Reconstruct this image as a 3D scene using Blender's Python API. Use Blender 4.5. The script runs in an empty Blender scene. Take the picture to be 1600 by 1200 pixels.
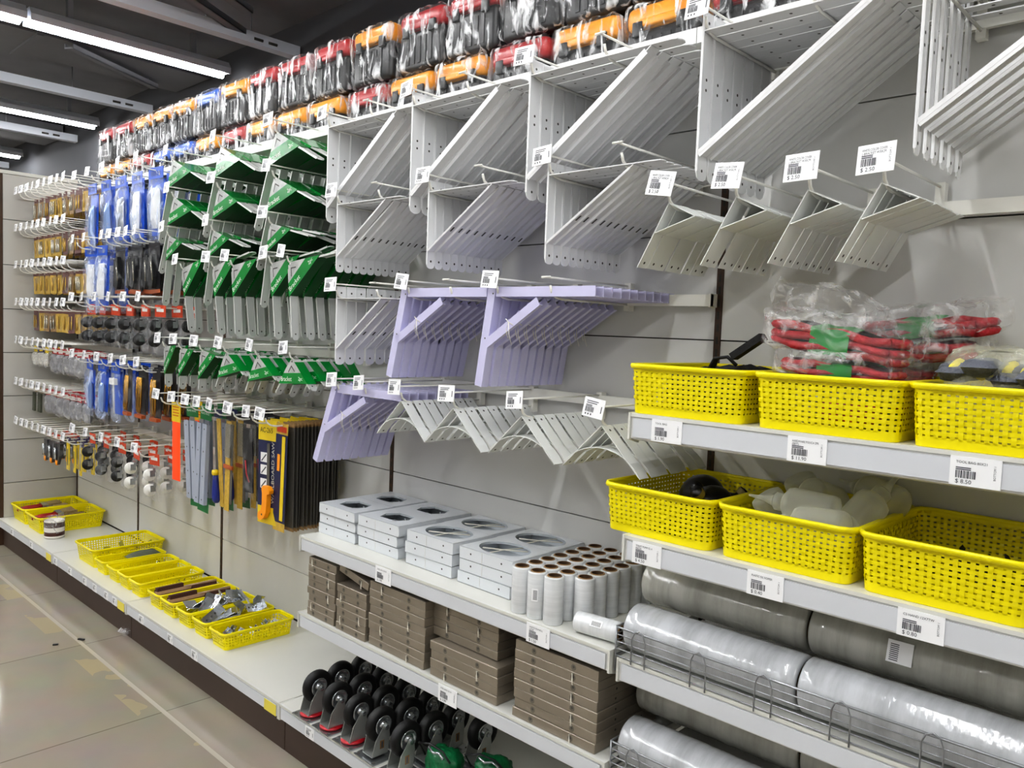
import bpy, bmesh, math, random
from mathutils import Vector, Matrix, noise
R = random.Random(7)
PI = math.pi
scene = bpy.context.scene
COL = scene.collection

# ------------------------------------------------------------------ materials
def lin(h):
    h = h.lstrip('#')
    return tuple(((int(h[i:i+2], 16)/255) ** 2.2) for i in (0, 2, 4)) + (1,)
MATS = {}
def P(name, hexc, rough=.45, metal=0., spec=.5, noise_amt=0., noise_scale=30., bump=0., bump_scale=60., coat=0., emit=0.):
    if name in MATS: return MATS[name]
    m = bpy.data.materials.new(name); m.use_nodes = True
    nt = m.node_tree; b = nt.nodes['Principled BSDF']
    b.inputs['Base Color'].default_value = lin(hexc)
    b.inputs['Roughness'].default_value = rough
    b.inputs['Metallic'].default_value = metal
    b.inputs['Specular IOR Level'].default_value = spec
    b.inputs['Coat Weight'].default_value = coat
    if emit:
        b.inputs['Emission Color'].default_value = lin(hexc); b.inputs['Emission Strength'].default_value = emit
    tc = None
    if noise_amt or bump:
        tc = nt.nodes.new('ShaderNodeTexCoord')
    if noise_amt:
        n = nt.nodes.new('ShaderNodeTexNoise'); n.inputs['Scale'].default_value = noise_scale; n.inputs['Detail'].default_value = 4
        nt.links.new(tc.outputs['Object'], n.inputs['Vector'])
        mx = nt.nodes.new('ShaderNodeMix'); mx.data_type = 'RGBA'; mx.blend_type = 'MULTIPLY'
        mx.inputs[0].default_value = 1
        r = nt.nodes.new('ShaderNodeMapRange'); r.inputs[1].default_value = .3; r.inputs[2].default_value = .7
        r.inputs[3].default_value = 1-noise_amt; r.inputs[4].default_value = 1
        nt.links.new(n.outputs['Fac'], r.inputs[0])
        mx.inputs[6].default_value = lin(hexc)
        nt.links.new(r.outputs[0], mx.inputs[7]); nt.links.new(mx.outputs[2], b.inputs['Base Color'])
    if bump:
        n = nt.nodes.new('ShaderNodeTexNoise'); n.inputs['Scale'].default_value = bump_scale; n.inputs['Detail'].default_value = 3
        nt.links.new(tc.outputs['Object'], n.inputs['Vector'])
        bp = nt.nodes.new('ShaderNodeBump'); bp.inputs['Strength'].default_value = bump; bp.inputs['Distance'].default_value = .01
        nt.links.new(n.outputs['Fac'], bp.inputs['Height']); nt.links.new(bp.outputs[0], b.inputs['Normal'])
    MATS[name] = m
    return m
def film(name, hexc='#ffffff', lo=.08, hi=.7, scale=18., rough=.12, bump=.5, stretch=(1, 1, .35), rng=(.5, .72)):
    """crinkled clear plastic: transparent mixed with glossy white creases"""
    if name in MATS: return MATS[name]
    m = bpy.data.materials.new(name); m.use_nodes = True
    nt = m.node_tree; nt.nodes.remove(nt.nodes['Principled BSDF']); out = nt.nodes['Material Output']
    tc = nt.nodes.new('ShaderNodeTexCoord'); mp = nt.nodes.new('ShaderNodeMapping'); mp.inputs['Scale'].default_value = stretch
    n = nt.nodes.new('ShaderNodeTexNoise'); n.inputs['Scale'].default_value = scale; n.inputs['Detail'].default_value = 4; n.inputs['Distortion'].default_value = 1.2
    oi = nt.nodes.new('ShaderNodeObjectInfo'); sc = nt.nodes.new('ShaderNodeMath'); sc.operation = 'MULTIPLY'; sc.inputs[1].default_value = 37
    nt.links.new(oi.outputs['Random'], sc.inputs[0]); nt.links.new(sc.outputs[0], mp.inputs['Location'])
    nt.links.new(tc.outputs['Object'], mp.inputs[0]); nt.links.new(mp.outputs[0], n.inputs['Vector'])
    r = nt.nodes.new('ShaderNodeMapRange'); r.inputs[1].default_value = rng[0]; r.inputs[2].default_value = rng[1]; r.inputs[3].default_value = lo; r.inputs[4].default_value = hi
    nt.links.new(n.outputs['Fac'], r.inputs[0])
    t = nt.nodes.new('ShaderNodeBsdfTransparent')
    p = nt.nodes.new('ShaderNodeBsdfPrincipled'); p.inputs['Base Color'].default_value = lin(hexc); p.inputs['Roughness'].default_value = rough
    p.inputs['Specular IOR Level'].default_value = .8
    bp = nt.nodes.new('ShaderNodeBump'); bp.inputs['Strength'].default_value = bump; bp.inputs['Distance'].default_value = .02
    nt.links.new(n.outputs['Fac'], bp.inputs['Height']); nt.links.new(bp.outputs[0], p.inputs['Normal'])
    mx = nt.nodes.new('ShaderNodeMixShader'); nt.links.new(r.outputs[0], mx.inputs[0]); nt.links.new(t.outputs[0], mx.inputs[1]); nt.links.new(p.outputs[0], mx.inputs[2])
    nt.links.new(mx.outputs[0], out.inputs[0])
    MATS[name] = m
    return m

M_panel = P('white_panel', '#d2d2d0', .42, noise_amt=.05, noise_scale=3)
M_shelf = P('white_shelf', '#d6d6cf', .35, noise_amt=.04, noise_scale=4)
M_lip = P('white_lip', '#d8d8d6', .4)
M_rail = P('price_rail_grey', '#cfd2d7', .3)
M_gap = P('groove_dark', '#3a3833', .8)
M_upr = P('brown_upright', '#4a3628', .5, noise_amt=.3, noise_scale=20)
M_kick = P('brown_kick', '#42332a', .5, noise_amt=.2, noise_scale=6)
M_hook = P('hook_white', '#e6e5de', .3)
M_wb = P('bracket_white', '#e6e7e8', .26, noise_amt=.04, noise_scale=12)
M_hole = P('hole_dark', '#4a4945', .8)
M_cream = P('bracket_cream', '#e3e5e2', .35, noise_amt=.04, noise_scale=12)
M_lilac = P('bracket_lilac', '#cdcbeb', .4, noise_amt=.06, noise_scale=15)
M_tag = P('tag_white', '#f2f3f5', .35)
M_ink = P('tag_ink', '#45464c', .6)
M_clear = film('clear_holder', '#eef2f5', .18, .35, 6)
M_green = P('wrapper_green', '#0d8a3a', .22, noise_amt=.25, noise_scale=9, coat=.4)
M_greend = P('wrapper_underside_shade', '#0a4a20', .4)  # darker copy of the green: shade of the sleeve's underside put into its colour
M_grayp = P('wrapper_photo', '#c9ccca', .22, noise_amt=.35, noise_scale=25, coat=.4)
M_steelb = P('bracket_steel', '#d3d5d2', .3, metal=.25)
M_yel = P('basket_yellow', '#ecdd00', .35, spec=.4)
M_black = P('black_plastic', '#17181a', .4)
M_rub = P('black_rubber', '#0e0e0f', .55)
M_red = P('red_lid', '#a82a2e', .3)
M_orange = P('orange_lid', '#e89a2a', .3)
M_blue = P('blue_lid', '#3f69c4', .3)
M_wrap = film('shrink_wrap', '#f4f6f8', .04, .8, 26, .08, .9, (1, 1, .3), (.5, .66))
M_bag = film('poly_bag', '#f8f8f8', .06, .6, 20, .1, .9, (1, 1, 1))
M_milk = film('milky_bag', '#dfe0cf', .22, .6, 14, .2, .6, (1, 1, 1))
M_blister = film('blister_clear', '#f0f3f6', .012, .2, 30, .08, .3)
M_zinc = P('zinc_steel', '#c4c8cc', .25, metal=.9, noise_amt=.15, noise_scale=40)
M_chrome = P('chrome_wire', '#9a9c9f', .32, metal=.6)
M_stain = P('grey_box_steel', '#938a7c', .33, metal=.4, noise_amt=.12, noise_scale=18)
M_staind = P('grey_box_side', '#6e685d', .4, metal=.3)
M_card = P('cardboard_core', '#8a6a45', .8, noise_amt=.2, noise_scale=40)
M_tie = P('tie_white', '#e8e4d8', .5)
M_wbox = P('white_box_steel', '#d6dade', .3)
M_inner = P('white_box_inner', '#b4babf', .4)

# ------------------------------------------------------------------ mesh builder
class MB:
    def __init__(s): s.v = []; s.f = []; s.mi = []; s.sm = []; s.mats = []
    def idx(s, m):
        if m not in s.mats: s.mats.append(m)
        return s.mats.index(m)
    def poly(s, pts, m, smooth=False):
        b = len(s.v); s.v += [tuple(p) for p in pts]; s.f.append(tuple(range(b, b+len(pts)))); s.mi.append(s.idx(m)); s.sm.append(smooth)
    def raw(s, vs, fs, m, smooth=False):
        b = len(s.v); s.v += [tuple(p) for p in vs]; i = s.idx(m)
        for f in fs: s.f.append(tuple(b+k for k in f)); s.mi.append(i); s.sm.append(smooth)
        return s
    def box(s, x0, x1, y0, y1, z0, z1, m, T=None):
        vs = [Vector((x, y, z)) for x in (x0, x1) for y in (y0, y1) for z in (z0, z1)]
        if T: vs = [T @ v for v in vs]
        return s.raw(vs, [(0, 1, 3, 2), (4, 6, 7, 5), (0, 4, 5, 1), (2, 3, 7, 6), (0, 2, 6, 4), (1, 5, 7, 3)], m)
    def prism(s, pts, a0, a1, m, plane='xz', T=None):
        """2-D outline extruded along the third axis"""
        def mk(p, a): return Vector((p[0], a, p[1])) if plane == 'xz' else (Vector((a, p[0], p[1])) if plane == 'yz' else Vector((p[0], p[1], a)))
        n = len(pts); vs = [mk(p, a0) for p in pts]+[mk(p, a1) for p in pts]
        if T: vs = [T @ v for v in vs]
        fs = [tuple(range(n))[::-1], tuple(range(n, 2*n))]+[(i, (i+1) % n, n+(i+1) % n, n+i) for i in range(n)]
        return s.raw(vs, fs, m)
    def bar(s, p, q, t, y0, y1, m):
        """flat bar in the x-z plane from p to q, thickness t, width y0..y1"""
        d = Vector((q[0]-p[0], q[1]-p[1])).normalized(); nx, nz = -d.y*t/2, d.x*t/2
        return s.prism([(p[0]-nx, p[1]-nz), (q[0]-nx, q[1]-nz), (q[0]+nx, q[1]+nz), (p[0]+nx, p[1]+nz)], y0, y1, m)
    def tube(s, pts, r, m, n=8, closed=False, smooth=True, flat=1.):
        pts = [Vector(p) for p in pts]; k = len(pts); rings = []
        for i, p in enumerate(pts):
            a = pts[(i-1) % k] if (closed or i > 0) else p; c = pts[(i+1) % k] if (closed or i < k-1) else p
            d = (c-a).normalized(); u = d.cross(Vector((0, 0, 1)))
            if u.length < .1: u = d.cross(Vector((0, 1, 0)))
            u.normalize(); w = u.cross(d)
            rings.append([p+u*(r*math.cos(2*PI*j/n))+w*(r*flat*math.sin(2*PI*j/n)) for j in range(n)])
        vs = [v for rg in rings for v in rg]; fs = []
        for i in range(k if closed else k-1):
            a, b = i*n, ((i+1) % k)*n
            fs += [(a+j, a+(j+1) % n, b+(j+1) % n, b+j) for j in range(n)]
        if not closed: fs += [tuple(range(n))[::-1], tuple(range((k-1)*n, k*n))]
        return s.raw(vs, fs, m, smooth)
    def lathe(s, prof, m, n=20, T=None, cap=True, smooth=True):
        """profile [(r,z)...] about z"""
        vs = [Vector((r*math.cos(2*PI*j/n), r*math.sin(2*PI*j/n), z)) for r, z in prof for j in range(n)]
        if T: vs = [T @ v for v in vs]
        fs = [(i*n+j, i*n+(j+1) % n, (i+1)*n+(j+1) % n, (i+1)*n+j) for i in range(len(prof)-1) for j in range(n)]
        if cap:
            if prof[0][0] > 1e-5: fs.append(tuple(range(n))[::-1])
            if prof[-1][0] > 1e-5: fs.append(tuple(range((len(prof)-1)*n, len(prof)*n)))
        return s.raw(vs, fs, m, smooth)
    def disc(s, c, r, m, n=10, axis='y', e=0.0):
        c = Vector(c); ps = []
        for j in range(n):
            a, b = r*math.cos(2*PI*j/n), r*math.sin(2*PI*j/n)
            ps.append(c+(Vector((a, 0, b)) if axis == 'y' else Vector((0, a, b)) if axis == 'x' else Vector((a, b, 0))))
        s.poly(ps, m)
        return s
    def pillow(s, w, h, d, m, seed=0, nx=8, ny=10, cr=.0, z0=0., c=(0, 0, 0), sq=.5):
        """closed bag hanging from z=0 down to -h (in x-z plane), thickness d in y"""
        vs = []; 
        for side in (-1, 1):
            for j in range(ny+1):
                for i in range(nx+1):
                    u, v = i/nx, j/ny
                    t = (max(0, 1-abs(2*u-1)**3)**sq)*(max(0, 1-abs(2*v-1)**4)**sq)
                    p = Vector((w*(u-.5), side*d/2*t, -h*v))
                    if cr and 0 < i < nx and 0 < j < ny:
                        q = noise.noise_vector(Vector((p.x*40+seed*7, p.z*40+side*3, seed)))
                        p += q*cr
                    vs.append(p+Vector(c))
        N = (nx+1)*(ny+1); fs = []
        for sd in (0, 1):
            for j in range(ny):
                for i in range(nx):
                    a = sd*N+j*(nx+1)+i; f = (a, a+1, a+nx+2, a+nx+1)
                    fs.append(f if sd == 0 else f[::-1])
        return s.raw(vs, fs, m, True)
    def mesh(s, name):
        me = bpy.data.meshes.new(name); me.from_pydata(s.v, [], s.f)
        for m in s.mats: me.materials.append(m)
        me.polygons.foreach_set('material_index', s.mi); me.polygons.foreach_set('use_smooth', s.sm); me.update()
        return me

CH = {}
def link(o): COL.objects.link(o); return o
def part(name, mb, parent, loc=(0, 0, 0), rot=(0, 0, 0), label=None):
    o = link(bpy.data.objects.new(name, mb.mesh(name) if isinstance(mb, MB) else mb))
    o.parent = parent; o.location = loc; o.rotation_euler = rot; CH.setdefault(parent.name, []).append(o)
    if label: o['label'] = label
    return o
def thing(name, label, cat, loc=(0, 0, 0), rot=(0, 0, 0), group=None, mb=None, kind=None):
    o = link(bpy.data.objects.new(name, (mb.mesh(name) if isinstance(mb, MB) else mb) if mb else None))
    if not mb: o.empty_display_size = .05
    o.location = loc; o.rotation_euler = rot; o['label'] = label; o['category'] = cat
    if group: o['group'] = group
    if kind: o['kind'] = kind
    return o
def struct(name, mb):
    o = link(bpy.data.objects.new(name, mb.mesh(name))); o['kind'] = 'structure'; return o
def dup(src, loc=None, rot=None, label=None, group=None):
    r = src.copy(); link(r)
    if loc is not None: r.location = loc
    if rot is not None: r.rotation_euler = rot
    if label: r['label'] = label
    if group: r['group'] = group
    for ch in CH.get(src.name, ()):
        c = ch.copy(); link(c); c.parent = r; CH.setdefault(r.name, []).append(c)
        for g in CH.get(ch.name, ()):
            d = g.copy(); link(d); d.parent = c; CH.setdefault(c.name, []).append(d)
    return r
class Proto:
    """first use moves the original, later uses copy it"""
    def __init__(s, o): s.o = o; s.used = False
    def put(s, loc, rot, label, group):
        if not s.used:
            s.used = True; o = s.o; o.location = loc; o.rotation_euler = rot; o['label'] = label; o['group'] = group; return o
        return dup(s.o, loc, rot, label, group)
ORD = ['front', 'second', 'third', 'fourth', 'fifth', 'sixth', 'seventh', 'eighth', 'ninth', 'tenth', 'eleventh', 'twelfth', 'thirteenth', 'fourteenth', 'fifteenth', 'sixteenth']
NTH = ['first'] + ORD[1:]

def text_geo(mb, body, size, x, z, y, m, rotv=False, align='LEFT', squash=1.):
    """flat lettering in the x-z plane facing -y"""
    cu = bpy.data.curves.new('lettering', 'FONT'); cu.body = body; cu.size = size; cu.align_x = align; cu.resolution_u = 2
    o = bpy.data.objects.new('lettering', cu); link(o)
    bpy.context.view_layer.update()
    me = bpy.data.meshes.new_from_object(o.evaluated_get(bpy.context.evaluated_depsgraph_get()))
    vs = [Vector((v.co.x*squash, 0, v.co.y)) for v in me.vertices]
    if rotv: vs = [Vector((-v.z, 0, v.x)) for v in vs]
    vs = [v+Vector((x, y, z)) for v in vs]
    mb.raw(vs, [tuple(p.vertices) for p in me.polygons], m)
    bpy.data.meshes.remove(me); bpy.data.objects.remove(o); bpy.data.curves.remove(cu)
    return mb

def barcode(mb, x, z, w, h, y, seed=1, m=None):
    r = random.Random(seed); t = x
    while t < x+w:
        k = r.choice((.0007, .0011, .0016))*w/.022
        mb.poly([(t, y, z), (min(t+k, x+w), y, z), (min(t+k, x+w), y, z+h), (t, y, z+h)], m or M_ink)
        t += k+r.choice((.0006, .001))*w/.022
def tag_mb(lines=None, price=None, w=.058, h=.043, seed=1):
    """printed price tag centred on the origin, facing -y"""
    mb = MB()
    mb.box(-w/2, w/2, -.0008, .0008, -h/2, h/2, M_tag)
    y = -.0012
    if lines:
        for i, l in enumerate(lines):
            text_geo(mb, l, h*.125, -w*.38, h*.27-i*h*.115, y, M_ink, squash=min(1, .72*w/(h*.125*.66*max(len(l), 1))))
        text_geo(mb, price, h*.2, -w*.38, -h*.42, y, M_ink)
        text_geo(mb, 'BOTTOM 1', h*.1, w*.4, -h*.2, y, M_ink, rotv=True)
    else:
        for i, k in enumerate((.3, .2)):
            mb.poly([(-w*.36, y, h*k), (w*(.2-.06*i), y, h*k), (w*(.2-.06*i), y, h*(k+.04)), (-w*.36, y, h*(k+.04))], M_ink)
        for j in range(3): mb.poly([(-w*(.36-.13*j), y, -h*.4), (-w*(.31-.13*j), y, -h*.4), (-w*(.31-.13*j), y, -h*.31), (-w*(.36-.13*j), y, -h*.31)], M_ink)
        mb.poly([(w*.36, y, -h*.2), (w*.4, y, -h*.2), (w*.4, y, h*.15), (w*.36, y, h*.15)], M_ink)
    for k in (0, 1):
        mb.poly([(-w*.38, y, h*(.1-.06*k)), (-w*.08, y, h*(.1-.06*k)), (-w*.08, y, h*(.135-.06*k)), (-w*.38, y, h*(.135-.06*k))], M_ink)
    barcode(mb, -w*.38, -h*.24, w*.4, h*.26, y, seed)
    return mb

# ------------------------------------------------------------------ lettering first (the scene is still small)
TAG = {}
for i in range(5): TAG[i] = tag_mb(seed=i+3).mesh('price_tag')
TAG['S'] = tag_mb(['WHITE COLOR COVER', 'L-BRACKET W30CM'], '$ 2.50', .066, .05, 11).mesh('price_tag')
def shelf_label(lines, price, seed): return tag_mb(lines, price, .072, .046, seed).mesh('price_label')
SL = {k: shelf_label(*v) for k, v in {
    'a': (['TOOL BAG'], '$ 1.90', 21), 'b': (['HARDWARE POUCH 2PK', '(SET)'], '$ 11.90', 22), 'c': (['TOOL BAG 80X21'], '$ 8.50', 23),
    'd': (['TOILET PUMP CL 4', 'INCH'], '$ 4.50', 24), 'e': (['PLASTIC OIL HOPPER'], '$ 0.40', 25), 'f': (['CS HAND 12X7TW'], '$ 0.80', 26),
    'g': (['STRETCH FILM ROLL', '10CM'], '$ 1.50', 27), 'h': (['STEEL BOX 20CM'], '$ 2.90', 28), 'i': (['STEEL BOX 25CM'], '$ 3.90', 29)}.items()}
TXT = {}
mb = MB(); text_geo(mb, 'Bracket', .026, 0, 0, 0, P('print_white', '#eaf5ea', .4)); TXT['bracket'] = mb
mb = MB(); text_geo(mb, '2pc', .03, 0, 0, 0, P('print_white', '#eaf5ea', .4)); TXT['2pc'] = mb
mb = MB(); text_geo(mb, 'WALLBOARD SAW', .026, 0, 0, 0, P('print_pale', '#c9c7b4', .5), rotv=True); TXT['saw'] = mb
mb = MB(); text_geo(mb, 'AC-265', .026, 0, 0, 0, P('print_dark', '#23231c', .6)); TXT['ac'] = mb
mb = MB(); text_geo(mb, 'FRAME HINGE', .012, 0, 0, 0, P('print_white', '#eaf5ea', .4)); TXT['rail'] = mb
def stamp(mb, txt, T):
    mb.raw([T @ Vector(v) for v in txt.v], txt.f, txt.mats[0])

# ------------------------------------------------------------------ the room
BAYS = [(-4.417, -3.459), (-3.459, -2.5), (-2.5, -1.25), (-1.25, 0.), (0., 1.25)]
BAYN = ['corner bay', 'blue bag bay', 'green bracket bay', 'white bracket bay', 'film roll bay']
def floor_mat():
    m = bpy.data.materials.new('floor_tile'); m.use_nodes = True; nt = m.node_tree; b = nt.nodes['Principled BSDF']
    L = nt.links.new; N = nt.nodes.new
    tc = N('ShaderNodeTexCoord'); br = N('ShaderNodeTexBrick'); br.offset = 0; br.squash = 1
    mp = N('ShaderNodeMapping'); mp.inputs['Location'].default_value = (.16, -.22, 0); L(tc.outputs['Object'], mp.inputs[0]); L(mp.outputs[0], br.inputs['Vector'])
    br.inputs['Scale'].default_value = 1; br.inputs['Brick Width'].default_value = .8; br.inputs['Row Height'].default_value = .8
    br.inputs['Mortar Size'].default_value = .003; br.inputs['Mortar Smooth'].default_value = .3
    br.inputs['Color1'].default_value = lin('#9f9687'); br.inputs['Color2'].default_value = lin('#989081'); br.inputs['Mortar'].default_value = lin('#756c5e')
    n = N('ShaderNodeTexNoise'); n.inputs['Scale'].default_value = 5; n.inputs['Detail'].default_value = 5; L(tc.outputs['Object'], n.inputs['Vector'])
    mx = N('ShaderNodeMix'); mx.data_type = 'RGBA'; mx.blend_type = 'MULTIPLY'; mx.inputs[0].default_value = .25
    L(br.outputs['Color'], mx.inputs[6]); L(n.outputs['Color'], mx.inputs[7])
    # pale tape residue along the shelf front
    sx = N('ShaderNodeSeparateXYZ'); L(tc.outputs['Object'], sx.inputs[0])
    def dist(c, w):
        a = N('ShaderNodeMath'); a.operation = 'ADD'; a.inputs[1].default_value = -c; L(sx.outputs['Y'], a.inputs[0])
        q = N('ShaderNodeMath'); q.operation = 'ABSOLUTE'; L(a.outputs[0], q.inputs[0])
        k = N('ShaderNodeMath'); k.operation = 'LESS_THAN'; k.inputs[1].default_value = w; L(q.outputs[0], k.inputs[0]); return k
    n2 = N('ShaderNodeTexNoise'); n2.inputs['Scale'].default_value = 3.3; n2.inputs['Detail'].default_value = 3; L(tc.outputs['Object'], n2.inputs['Vector'])
    th = N('ShaderNodeMath'); th.operation = 'GREATER_THAN'; th.inputs[1].default_value = .53; L(n2.outputs['Fac'], th.inputs[0])
    d1 = dist(-.615, .04); mu = N('ShaderNodeMath'); mu.operation = 'MULTIPLY'; L(th.outputs[0], mu.inputs[0]); L(d1.outputs[0], mu.inputs[1])
    m2 = N('ShaderNodeMix'); m2.data_type = 'RGBA'; L(mu.outputs[0], m2.inputs[0]); L(mx.outputs[2], m2.inputs[6]); m2.inputs[7].default_value = lin('#a2977c')
    d2 = dist(-.577, .008); m3 = N('ShaderNodeMix'); m3.data_type = 'RGBA'; L(d2.outputs[0], m3.inputs[0]); L(m2.outputs[2], m3.inputs[6]); m3.inputs[7].default_value = lin('#b2aa9c')
    L(m3.outputs[2], b.inputs['Base Color']); b.inputs['Roughness'].default_value = .1; b.inputs['Specular IOR Level'].default_value = .5
    return m
mb = MB(); mb.box(-16, 5, -6, 1.2, -.1, 0, floor_mat()); struct('floor', mb)
M_ceil = P('ceiling_dark', '#8b8c91', .9, noise_amt=.25, noise_scale=2)
M_dwall = P('rear_wall_grey', '#56575b', .9, noise_amt=.1, noise_scale=2)
mb = MB(); mb.box(-16, 5, -6, 1.2, 3.38, 3.46, M_ceil); struct('ceiling', mb)
mb = MB(); mb.box(-16, 5, 1.2, 1.3, 0, 3.46, M_dwall); struct('wall_rear', mb)
M_far = P('far_wall', '#c9c8c4', .7)
mb = MB(); mb.box(-16.1, -16, -6, 1.2, 0, 3.4, M_far); struct('wall_west', mb)
mb = MB(); mb.box(5, 5.1, -6, 1.2, 0, 3.4, M_far); struct('wall_east', mb)
mb = MB(); mb.box(-16, 5, -6.1, -6, 0, 3.4, M_far); struct('wall_front', mb)
# ceiling ducts and channels
M_duct = P('duct_grey', '#85868b', .7, metal=.1, noise_amt=.15, noise_scale=3)
for i, (x, w, z, h) in enumerate([(-5.45, .6, 3.24, .13), (-8.8, .6, 3.24, .13), (-11.2, .6, 3.24, .13)]):
    mb = MB(); mb.box(x-w/2, x+w/2, -5.9, 1.18, z, z+h, M_duct)
    for y in (-4.8, -3.6, -2.4, -1.2, 0): mb.box(x-w/2-.015, x+w/2+.015, y-.02, y+.02, z-.015, z+h, M_duct)
    thing('ventilation_duct', 'grey sheet metal duct with flanged joints, %s one along the dark ceiling' % ['first', 'second', 'third'][i], 'duct', group='ceiling ducts', mb=mb)
for i, (x, y) in enumerate([(-3.3, .25), (-3.75, .55), (-5.35, .55)]):
    mb = MB(); mb.box(-.035, .035, -.45, .45, 0, .012, M_duct); mb.box(-.035, -.028, -.45, .45, 0, .035, M_duct); mb.box(.028, .035, -.45, .45, 0, .035, M_duct)
    for s in (-.38, .38): mb.tube([(0, s, .01), (0, s, .2)], .004, M_duct, 6)
    thing('ceiling_channel', 'short grey metal channel hung below the dark ceiling, %s one' % ['shelf-side', 'middle', 'far'][i], 'channel', (x, y, 3.18), (0, 0, .55), 'short ceiling channels', mb)
# lamps: rows of tubes running away from the aisle
M_tube = P('lamp_tube', '#ffffff', .4, emit=1.)
M_tube.node_tree.nodes['Principled BSDF'].inputs['Emission Strength'].default_value = 74
M_lamp = P('lamp_housing', '#e4e8f0', .45)
M_tray = P('cable_tray', '#dde2ec', .45)
def lamp_row(x, n0, n1, which):
    for k in range(n0, n1):
        y1 = 1.06-1.3*k; y0 = y1-1.24
        t = thing('linear_light', 'white tube light, %s from the rear wall in the %s' % (NTH[k].replace('front', 'first'), which), 'light', (x, (y0+y1)/2, 3.16), group='linear ceiling lights')
        L2 = (y1-y0)/2
        h = MB(); h.prism([(-.085, -.012), (-.03, .0), (.03, .0), (.085, -.012), (.085, .03), (.05, .075), (-.05, .075), (-.085, .03)], -L2-.02, L2+.02, M_lamp); part('housing', h, t)
        h = MB(); h.prism([(-.019, 0), (-.023, -.014), (-.013, -.03), (.013, -.03), (.023, -.014), (.019, 0)], -L2, L2, M_tube); part('tube', h, t)
        for s in (-.4, .4):
            h = MB(); h.box(-.02, .02, s-.015, s+.015, .075, .22, M_chrome); part('hanger', h, t)
for i, x in enumerate((-4.7, -7.25, -9.6, -12.)):
    lamp_row(x, 0, 5 if i < 2 else 3, ['row over the corner', 'second row past the corner', 'third row past the corner', 'fourth row past the corner'][i])
for i, x in enumerate((-2.3, .1, 2.5)):
    lamp_row(x, 1, 5, ['row over the green brackets', 'row over the white bracket bay', 'row over the film rolls'][i])
for i, x in enumerate((-3.9, -6.25, -8.1, -10.5)):
    mb = MB(); mb.prism([(-.04, .07), (-.04, 0), (.04, 0), (.04, .07), (.034, .07), (.034, .008), (-.034, .008), (-.034, .07)], -5.6, 1.18, M_tray)
    for y in (.98, .88): mb.tube([(.041, y-.03, .03), (.041, y+.03, .03)], .009, M_hole, 8)
    for y in (-.6, .55, -1.9): mb.tube([(0, y, .01), (0, y, .24)], .004, M_chrome, 6)
    thing('cable_tray', 'pale grey cable tray with slotted end, hung beside the %s lamp row' % NTH[i], 'cable tray', (x, 0, 3.14), group='cable trays', mb=mb)

# ------------------------------------------------------------------ the shelving run
GRV = [0.17, .372, .622, .874, 1.127, 1.379, 1.637, 1.893, 2.042]
mb = MB()
for (a, b) in BAYS:
    for z0, z1 in zip(GRV, GRV[1:]):
        mb.box(a+.009, b-.009, 0, .012, z0+.0016, z1-.0016, M_panel)
    mb.box(a, b, .013, .016, .1, 2.06, M_gap)
struct('wall_back', mb)
mb = MB()
for z0, z1 in zip([.1, .369, .627, .888, 1.144, 1.4, 1.657, 1.918], [.369, .627, .888, 1.144, 1.4, 1.657, 1.918, 2.18]):
    mb.box(-4.435, -4.42, -.40, -.003, z0+.002, z1-.002, P('end_panel_grey', '#bab9b4', .45, noise_amt=.05, noise_scale=3))
mb.box(-4.437, -4.434, -.40, 0, .0, 2.18, M_gap)
struct('wall_left', mb)
mb = MB(); mb.box(-4.44, -4.418, -.423, -.402, 0, 2.18, M_upr); mb.box(-4.446, -4.415, -.424, -.0, 2.18, 2.2, M_shelf); struct('trim_1', mb)
for i, x in enumerate([-4.409, -3.459, -2.5, -1.25, 0., 1.25]):
    mb = MB(); mb.box(x-.0085, x+.0085, -.003, .012, .1, 2.06, M_upr)
    for k in range(60): mb.box(x-.003, x+.003, -.0035, -.0031, .2+k*.03, .218+k*.03, M_gap)
    struct('trim_%d' % (i+2), mb)
M_yst = P('yellow_sticker', '#e6d65a', .5)
def lip_mb(L, h=.05):
    mb = MB()
    mb.prism([(0, 0), (0, -h), (.012, -h-.004), (.016, -.006), (.0029, -.003), (.0029, 0)], 0, L, M_lip, 'yz')
    mb.prism([(-.004, 0), (-.004, -.007), (0, -.009), (0, 0)], 0, L, M_shelf, 'yz')
    return mb
def shelf(name, label, a, b, D, z, h=.05, kick=False, group=None, labels=(), back=-.002):
    t = thing(name, label, 'shelf', (a, -D, z), group=group)
    L = b-a-.004
    m = MB(); m.box(.002, L, .003, D+back, -.022, 0, M_shelf)
    part('shelf_board', m, t)
    part('front_lip', lip_mb(L, h), t)
    m = MB(); m.box(.012, L-.012, -.0045, -.001, -h+.004, -.011, M_rail); part('price_rail', m, t)
    for s in (0, 1):
        m = MB(); x = .0 if s == 0 else L-.004
        m.prism([(-.006, .001), (-.006, -h-.002), (.03, -h-.012), (.05, -.01), (.05, .001)], x, x+.005, M_shelf, 'yz'); part('end_cap', m, t)
    for x, me in labels:
        o = part('price_label', me, t, (x-a, -.0056, -h/2-.0025))
        if kick: o.scale = (.82, 1, .82)
    if kick:
        m = MB(); m.box(.001, L+.001, .02, .032, -z, -h-.001, M_kick); part('kick_plate', m, t)
        m = MB(); m.box(L-.085, L-.012, -.0062, -.0048, -h+.002, -.012, M_yst); part('yellow_sticker', m, t)
    return t
Z0 = .164
dl = {0: [-4.144, -3.794], 1: [-3.40, -3.19, -2.99, -2.86, -2.72, -2.625], 2: [-2.335, -2.058, -1.848], 3: [-1.068], 4: []}
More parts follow.
